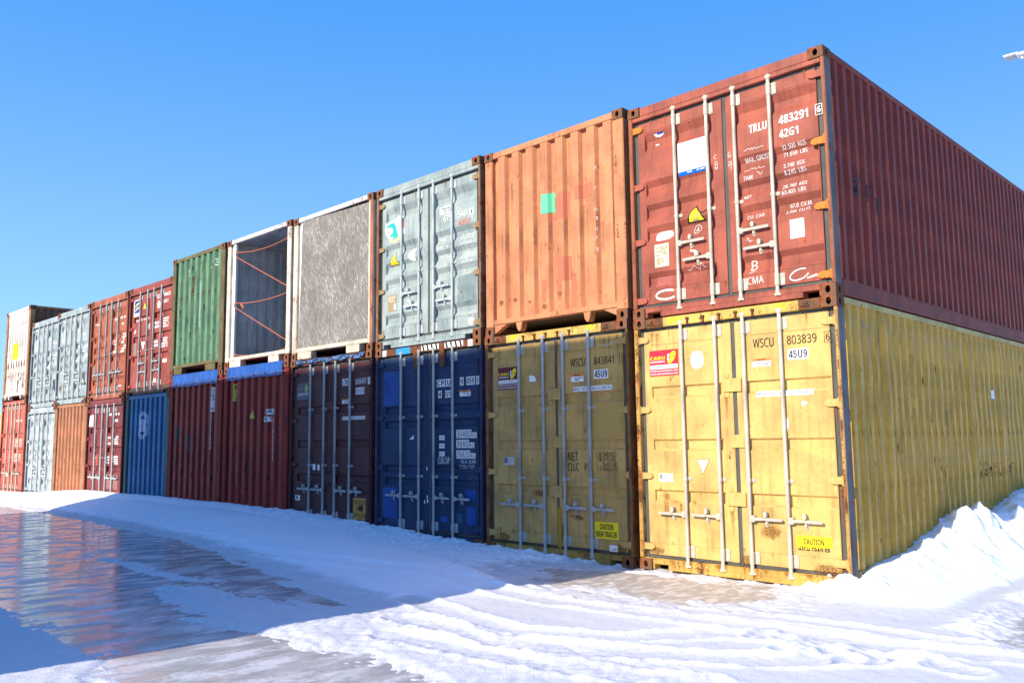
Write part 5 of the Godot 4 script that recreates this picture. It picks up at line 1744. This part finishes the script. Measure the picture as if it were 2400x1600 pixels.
func open_box() -> void:
	var o := box_at(5, true, "open container with a grey ribbed interior, its mouth laced with orange rope", 0.0)
	var c := {"p": paint(0.55, 0.50, 0.44, 1, 0.6, 140), "wall": paint(0.66, 0.68, 0.68, 0, 0.6, 142), "c": M.rust_cast}
	c.f = paint(0.76, 0.66, 0.54, 1, 0.6, 141)
	open_container(o, HS, 12.19, c)
	var g := Geo.new()
	for q in [[0.31, 2.33, 2.33, 2.29, 0.08], [0.31, 2.24, 2.33, 1.36, 0.0], [0.29, 1.30, 2.33, 1.26, 0.06], [0.29, 1.22, 2.33, 0.36, 0.0], [0.27, 0.27, 2.33, 0.235, 0.07]]:
		var pts := PackedVector3Array()
		for i in 15:
			var t := i / 14.0
			pts.append(V(lerpf(q[0], q[2], t), lerpf(q[1], q[3], t) - q[4] * 4.0 * t * (1.0 - t), -0.03))
		g.tube(pts, 0.0085, 6)
	g.tube(PackedVector3Array([V(0.31, 2.24, -0.03), V(0.31, 2.33, -0.035)]), 0.0085, 6)
	g.tube(PackedVector3Array([V(2.33, 2.29, -0.03), V(2.335, 1.8, -0.04), V(2.33, 1.26, -0.03), V(2.335, 0.8, -0.04), V(2.33, 0.235, -0.03)]), 0.0085, 6)
	g.tube(PackedVector3Array([V(0.29, 1.30, -0.03), V(0.29, 1.22, -0.03)]), 0.0085, 6)
	g.tube(PackedVector3Array([V(0.56, 1.25, -0.02), V(0.66, 1.19, 0.0), V(0.70, 1.13, 0.0)]), 0.010, 6)
	g.tube(PackedVector3Array([V(0.56, 1.25, -0.02), V(0.68, 1.21, 0.0), V(0.76, 1.15, 0.01)]), 0.010, 6)
	var rp := part("rope", g.mesh(), M.rope, self)
	rp.position = o.position
	rp.set_meta("label", "orange rope laced back and forth across the mouth of the open container")
	rp.set_meta("category", "rope")
	var lamp := thing("hanging_lamp", "small bare lamp holder hanging on a wire inside the open container", "lamp", o.position + V(1.55, 2.50, -0.8))
	var w := Geo.new()
	w.tube(PackedVector3Array([V(0, 0.06, 0), V(0, -0.24, 0)]), 0.004, 5)
	w.tube(PackedVector3Array([V(0, 0.04, 0), V(0.35, -0.02, 0), V(0.7, -0.03, 0)]), 0.003, 5)
	part("wire", w.mesh(), M.rod_zinc, lamp)
	var h := Geo.new()
	h.cyl(V(0, -0.24, 0), V(0, -0.29, 0), 0.018, 10)
	h.cyl(V(0, -0.29, 0), V(0, -0.36, 0), 0.028, 10, 0.034)
	part("lamp_holder", h.mesh(), M.rod_zinc, lamp)

func green_end() -> void:
	var o := box_at(6, true, "weathered green ribbed container end with rusty frame beside the open container", 0.02)
	var c := set_colours(0.135, 0.265, 0.150, 150, 1, 3)
	c.f = paint(0.15, 0.13, 0.065, 2, 0.75, 151)
	c.rail = paint(0.16, 0.15, 0.07, 2, 0.7, 152)
	c.feet = "block"
	var f := end_container(o, HS, 12.19, c)
	var xs := [0.80, 1.04, 1.29, 1.53, 1.79, 2.03]
	var s := ["2", "4", "1", "9", "3", "3"]
	for k in 6: txt(f, s[k], xs[k] - 0.02, 2.12 + 0.012 * k, xs[k] + 0.05, 2.27 + 0.012 * k, M.white, true, false, 0.004)
	var g := Geo.new()
	var r := RandomNumberGenerator.new()
	r.seed = 152
	for i in 70:
		var x := r.randf_range(0.2, 2.2)
		on_fleck(g, x, r.randf_range(0.3, 2.4), r.randf_range(0.01, 0.04), r.randf_range(0.03, 0.22), f.prof)
	part("rust_fleck", g.mesh(), plain(0.10, 0.075, 0.03, 0.9), o).set_meta("kind", "stuff")
	patch(f, "paint_patch", ragged(1.36, 0.95, 1.43, 1.95, 0.012), plain(0.22, 0.33, 0.28, 0.6))
	for q in [[0.95, 1.72, 1.10, 2.1], [1.62, 1.62, 1.72, 1.75]]:
		patch(f, "rust_patch", ragged(q[0], q[1], q[2], q[3], 0.03), plain(0.13, 0.075, 0.035, 0.9))

func blue_end() -> void:
	var o := box_at(7, false, "bright blue ribbed container end with a faded white ring emblem", -0.03)
	var c := set_colours(0.014, 0.150, 0.335, 160, 0, 1)
	c.f = paint(0.06, 0.13, 0.14, 1, 0.6, 161)
	c.feet = "block"
	var f := end_container(o, HS, 12.19, c)
	var pale := plain(0.34, 0.44, 0.60, 0.6)
	var tr := []
	for i in 6:
		var a := TAU * (i + 0.5) / 6.0
		var pts := []
		for k in 5:
			var b := a + (k - 2) * 0.24
			pts.append(Vector2(1.04 + cos(b) * 0.24, 1.88 + sin(b) * 0.29))
		tr.append_array(stroke_tris(pts, 0.10))
	on(f, "emblem", tr, pale)
	patch(f, "emblem", rect(0.86, 1.73, 1.22, 2.02), pale)
	on(f, "paint_stroke", smudge_col(1.84, 0.45, 1.865, 2.38, 40, 9), pale)

func far_red() -> void:
	var o := box_at(7, true, "red container with a blue and yellow emblem on its doors, beside the green end", -0.02)
	var c := set_colours(0.345, 0.082, 0.060, 170, 0, 1)
	c.rod = M.rod_zinc
	c.grip = 2
	c.clips = [1.03]
	c.sill = paint(0.13, 0.07, 0.06, 2, 0.7, 171)
	var f := door_container(o, HS, 12.19, "three", c)
	var w: Material = M.white
	patch(f, "emblem", rect(0.29, 1.885, 0.60, 2.286), w, false, 0.002)
	patch(f, "emblem", rect(0.325, 1.965, 0.60, 2.265), M.navy_print, false, 0.004)
	for k in 2:
		var y := 2.03 + k * 0.10
		patch(f, "emblem", PackedVector2Array([Vector2(0.34, y - 0.03), Vector2(0.43, y + 0.055), Vector2(0.59, y + 0.085), Vector2(0.59, y + 0.045), Vector2(0.45, y + 0.01)]), M.yellow_print, false, 0.006)
	triangle_sign(f, Vector2(0.925, 2.20), Vector2(0.815, 2.01), Vector2(1.03, 1.995), 0.0)
	txt(f, "www.florens.com", 0.352, 1.762, 1.20, 1.815, w)
	txt(f, "FSCU", 1.60, 2.172, 1.78, 2.265, w)
	txt(f, "446623", 1.979, 2.186, 2.318, 2.266, w)
	txt(f, "42G1", 1.971, 2.03, 2.215, 2.11, w)
	patch(f, "sticker", ellipse(1.71, 2.03, 0.075, 0.09), w)
	patch(f, "sticker", PackedVector2Array([Vector2(0.35, 1.47), Vector2(0.44, 1.48), Vector2(0.44, 1.57), Vector2(0.40, 1.56)]), w)
	patch(f, "sticker", PackedVector2Array([Vector2(0.785, 1.245), Vector2(1.01, 1.23), Vector2(0.893, 1.04)]), w)
	patch(f, "plate", rect(0.36, 0.945, 0.52, 1.24), plain(0.24, 0.20, 0.15, 0.6))
	on(f, "paint_stroke", stroke_tris([Vector2(1.15, 1.49), Vector2(1.17, 1.64), Vector2(1.22, 1.50), Vector2(1.24, 1.64), Vector2(1.10, 1.56)], 0.02), w, true)
	patch(f, "sticker", rect(2.016, 0.67, 2.237, 0.751), w)
	patch(f, "sticker", ragged(1.55, 0.245, 1.70, 0.335, 0.012), w, true)
	for q in [[1.53, 1.48, 1.76, 1.655, 2], [1.98, 1.465, 2.26, 1.70, 4], [1.50, 1.05, 1.735, 1.22, 2], [1.94, 1.01, 2.24, 1.245, 4]]:
		on(f, "small_print", smudge_tris(q[0], q[1], q[2], q[3], q[4], rng), w)

func far_doors(col: int, up: bool, label: String, style: String, rgb: Array, sd: int, rodm: Material, grip: int, low := false) -> Face:
	var o := box_at(col, up, label, [0.0, -0.03, 0.02, -0.01][sd % 4])
	var c := set_colours(rgb[0], rgb[1], rgb[2], sd, 0, 2)
	c.rod = rodm
	c.grip = grip
	c.clips = [1.13]
	var H := HH if col == 11 else HS
	return door_container(o, H, 12.19, style, c)

func far_stack() -> void:
	var w: Material = M.white
	var f := far_doors(8, true, "orange red container with wavy doors, upper row between pale grey and red doors", "wave", [0.39, 0.118, 0.062], 180, M.rod_zinc, 1)
	for q in [[1.69, 1.91, 1.80, 2.01, 1], [2.03, 1.93, 2.32, 2.01, 1], [2.03, 1.775, 2.245, 1.848, 1], [1.65, 1.10, 1.80, 1.56, 5], [2.10, 1.09, 2.32, 1.60, 7], [0.34, 1.91, 0.60, 1.97, 2]]:
		on(f, "small_print", smudge_tris(q[0], q[1], q[2], q[3], q[4], rng), w)
	patch(f, "plate", rect(0.29, 0.69, 0.456, 0.884), plain(0.22, 0.16, 0.13, 0.6))
	patch(f, "sticker", rect(2.053, 0.269, 2.223, 0.30), w, true)
	f = far_doors(9, true, "pale grey container with a scuffed dark patch on its door, beside the orange red doors", "wave", [0.35, 0.415, 0.42], 190, M.rod_pale, 0)
	pale_marks(f)
	patch(f, "paint_patch", ragged(2.055, 0.463, 2.315, 0.803, 0.006), M.dark_patch)
	on(f, "paint_stroke", smudge_tris(2.10, 0.50, 2.24, 0.62, 3, rng), w, false, 0.005)
	patch(f, "sticker", rect(0.83, 0.37, 1.02, 0.50), w)
	f = far_doors(10, true, "pale grey container with a small black patch, beside the tall rusty white end", "wave", [0.35, 0.415, 0.425], 201, M.rod_pale, 0)
	pale_marks(f)
	patch(f, "paint_patch", rect(2.11, 0.436, 2.315, 0.753), plain(0.05, 0.06, 0.07, 0.6))
	# the tall white end on top of the eleventh stack
	var o := box_at(11, true, "tall rusty white ribbed container end with a yellow square, at the far left", 0.03)
	var c := set_colours(0.72, 0.69, 0.62, 210, 2, 3)
	c.f = paint(0.40, 0.20, 0.10, 2, 0.7, 211)
	c.wall = paint(0.20, 0.12, 0.09, 3, 0.7, 212)
	var e := end_container(o, HH, 13.7, c)
	patch(e, "paint_patch", rect(0.80, 1.30, 1.45, 1.80), M.yellow_print, false, 0.003)
	var rg := Geo.new()
	var r := RandomNumberGenerator.new()
	r.seed = 213
	for i in 60: on_fleck(rg, r.randf_range(0.2, 2.1), r.randf_range(0.3, 1.3), r.randf_range(0.02, 0.06), r.randf_range(0.06, 0.3), e.prof)
	part("rust_patch", rg.mesh(), plain(0.20, 0.08, 0.035, 0.9), o).set_meta("kind", "stuff")
	on(e, "small_print", smudge_tris(0.5, 2.35, 1.7, 2.5, 1, rng), w)
	# ground level
	f = far_doors(8, false, "wine red container with recessed door panels, on the ground beside the bright blue end", "three", [0.215, 0.048, 0.044], 220, M.rod_pale, 1)
	patch(f, "sticker", PackedVector2Array([Vector2(0.21, 1.924), Vector2(0.49, 1.924), Vector2(0.49, 2.22), Vector2(0.25, 2.20)]), w)
	patch(f, "paint_patch", rect(0.66, 0.93, 0.90, 1.205), plain(0.42, 0.09, 0.05, 0.5))
	patch(f, "paint_patch", rect(1.45, 0.38, 2.25, 0.74), plain(0.28, 0.12, 0.11, 0.6))
	for q in [[1.55, 2.15, 1.70, 2.24, 1], [1.89, 2.15, 2.2, 2.24, 1], [1.88, 1.99, 2.12, 2.085, 1], [1.45, 1.445, 1.71, 1.66, 3], [1.94, 1.45, 2.2, 1.67, 4], [1.45, 0.98, 1.66, 1.19, 3], [1.94, 0.97, 2.21, 1.19, 4]]:
		on(f, "small_print", smudge_tris(q[0], q[1], q[2], q[3], q[4], rng), w)
	o = box_at(9, false, "orange ribbed container end on the ground, between wine red and pale grey doors", -0.02)
	c = set_colours(0.44, 0.185, 0.092, 230, 0, 1)
	c.f = paint(0.36, 0.17, 0.08, 1, 0.7, 231)
	c.feet = "block"
	e = end_container(o, HS, 12.19, c)
	soot(e, 232, 8)
	f = far_doors(10, false, "very pale grey container on the ground beside the orange ribbed end", "wave", [0.40, 0.46, 0.48], 241, M.rod_pale, 0)
	patch(f, "sticker", rect(0.892, 1.638, 1.08, 2.043), w)
	patch(f, "emblem", rect(0.932, 1.40, 1.09, 1.60), M.mint)
	for q in [[1.95, 1.3, 2.25, 1.8, 6], [1.95, 1.95, 2.25, 2.08, 1]]:
		on(f, "small_print", smudge_tris(q[0], q[1], q[2], q[3], q[4], rng), w)
	f = far_doors(11, false, "light red container with double doors, under the tall rusty white end", "three", [0.54, 0.135, 0.092], 250, M.rod, 1)
	for q in [[1.55, 2.2, 2.2, 2.3, 1], [1.5, 1.45, 2.25, 1.7, 4], [1.5, 1.0, 2.2, 1.25, 4]]:
		on(f, "small_print", smudge_tris(q[0], q[1], q[2], q[3], q[4], rng), plain(0.75, 0.5, 0.42, 0.6))
	patch(f, "sticker", rect(0.8, 0.55, 1.0, 0.70), w)
	o = box_at(12, false, "pale yellow container end, leftmost of the row at the picture's edge", -0.3)
	c = set_colours(0.60, 0.56, 0.22, 260, 0, 1)
	c.feet = "block"
	end_container(o, HS, 12.19, c)

func pale_marks(f: Face) -> void:
	var w: Material = M.white
	patch(f, "emblem", PackedVector2Array([Vector2(0.40, 1.78), Vector2(0.42, 2.05), Vector2(0.55, 2.12), Vector2(0.62, 1.95), Vector2(0.60, 1.74), Vector2(0.50, 1.70)]), w)
	patch(f, "emblem", PackedVector2Array([Vector2(0.46, 1.80), Vector2(0.45, 2.02), Vector2(0.52, 2.03), Vector2(0.55, 1.85)]), M.teal, false, 0.005)
	for q in [[1.66, 1.90, 1.80, 1.99, 1], [2.0, 1.78, 2.26, 1.86, 1], [1.53, 1.49, 1.79, 1.55, 1], [2.03, 1.42, 2.3, 1.52, 2], [2.03, 1.17, 2.3, 1.38, 4], [1.53, 1.1, 1.75, 1.26, 2]]:
		on(f, "small_print", smudge_tris(q[0], q[1], q[2], q[3], q[4], rng), w)
	patch(f, "plate", rect(0.36, 0.30, 0.52, 0.62), plain(0.30, 0.27, 0.24, 0.6))

func street_lamp() -> void:
	var f := V(sin(-0.7769) * cos(0.1157), sin(0.1157), -cos(-0.7769) * cos(0.1157))
	var r := V(cos(-0.7769), 0, sin(-0.7769))
	var o := thing("street_lamp", "white street lamp head reaching into the upper right corner of the sky", "street lamp", V(-4.44, 2.73, -26.0))
	var pole := Geo.new()
	pole.cyl(V(2.2, -2.95, 0.0), V(2.2, 12.40, 0.0), 0.12, 12, 0.06)
	part("pole", pole.mesh(), M.rod_zinc, o)
	var arm := Geo.new()
	arm.cyl(V(2.2, 12.36, 0.0), V(0.6, 12.44, 0.0), 0.05, 10)
	part("arm", arm.mesh(), M.rod_zinc, o)
	var head := Geo.new()
	head.box(V(0.0, 12.41, -0.25), V(0.40, 12.475, 0.25), 0.02)
	head.box(V(0.38, 12.37, -0.18), V(0.47, 12.50, 0.18), 0.02)
	head.box(V(0.46, 12.36, -0.13), V(0.95, 12.49, 0.13), 0.03)
	part("lamp_head", head.mesh(), M.white_steel, o)
	var lens := Geo.new()
	lens.box(V(0.03, 12.385, -0.22), V(0.36, 12.409, 0.22), 0.004)
	part("lens", lens.mesh(), plain(0.30, 0.31, 0.30, 0.3), o)
	var bolt := Geo.new()
	bolt.cyl(V(0.56, 12.37, 0.0), V(0.56, 12.22, 0.0), 0.06, 10)
	bolt.cyl(V(0.70, 12.37, 0.06), V(0.70, 12.25, 0.06), 0.04, 8)
	part("clamp", bolt.mesh(), M.rod_zinc, o)
	o.rotation.y = 0.0

func halls() -> void:
	# the storage hall across the yard, behind and to the left of where one stands: its shade lies on the lower row
	var o := thing("storage_hall", "grey sheet metal storage hall facing the container row across the yard", "building", V(-3.12, 0.0, 9.6))
	var h := 8.05
	var wall := Geo.new()
	wall.box(V(-15.25, -0.2, 0.0), V(0.0, h, 0.25), 0.0)
	wall.box(V(-1.65, -0.2, 0.25), V(-1.4, h - 0.01, 14.0), 0.0)
	wall.box(V(-15.249, -0.2, 0.25), V(-15.0, h - 0.01, 14.0), 0.0)
	wall.box(V(-15.0, -0.2, 13.75), V(-1.65, h - 0.02, 13.99), 0.0)
	part("wall", wall.mesh(), plain(0.50, 0.51, 0.52, 0.6), o)
	var roof := Geo.new()
	roof.box(V(-15.0, h - 0.3, 0.25), V(-1.65, h - 0.1, 13.75), 0.0)
	part("roof", roof.mesh(), plain(0.45, 0.46, 0.47, 0.6), o)
	part("door", boxmesh("halldoor", [[-9.5, 0.0, -0.06, -5.5, 4.4, 0.02]], 0.01), plain(0.30, 0.31, 0.33, 0.5), o)
	# a blue hall with snow on its roof, far off beyond the left end
	var b := thing("blue_hall", "distant blue hall with snow on its roof behind the leftmost containers", "building", V(-78.0, 0.0, -18.0))
	part("wall", boxmesh("bluehall", [[-14.0, -0.2, -30.0, 4.0, 3.8, 0.0]], 0.0), plain(0.05, 0.14, 0.36, 0.6), b)
	part("roof", boxmesh("blueroof", [[-14.3, 3.8, -30.3, 4.3, 4.3, 0.3]], 0.05), M.far_snow, b)
	part("door", boxmesh("bluedoor", [[-4.0, 0.0, -0.02, -1.0, 3.0, 0.06]], 0.0), plain(0.30, 0.31, 0.33, 0.5), b)

func _ready() -> void:
	rng.seed = 2024
	sky_and_camera()
	make_textures()
	make_materials()
	M.tarp = paint(0.028, 0.105, 0.40, -1, 0.32, 300)
	M.tarp.heightmap_enabled = false
	M.tarp_old = paint(0.075, 0.15, 0.34, -1, 0.5, 301)
	M.rope = plain(0.55, 0.16, 0.075, 0.8)
	M.sky_blue = plain(0.03, 0.26, 0.60, 0.5)
	M.yellow_dull = plain(0.55, 0.42, 0.06, 0.5)
	M.chip = StandardMaterial3D.new()
	M.chip.albedo_color = Color(0.60, 0.59, 0.57).linear_to_srgb()
	M.chip.albedo_texture = T.chip
	M.chip.uv1_scale = V(0.94, 0.94, 0.94)
	M.chip.roughness = 0.8
	build_ground()
	red_corner_top()
	yellow_corner()
	orange_end()
	yellow_second()
	grey_crocodile()
	navy_box()
	board_box()
	maroon_box()
	open_box()
	tarp_boxes()
	green_end()
	far_red()
	blue_end()
	far_stack()
	street_lamp()
	halls()
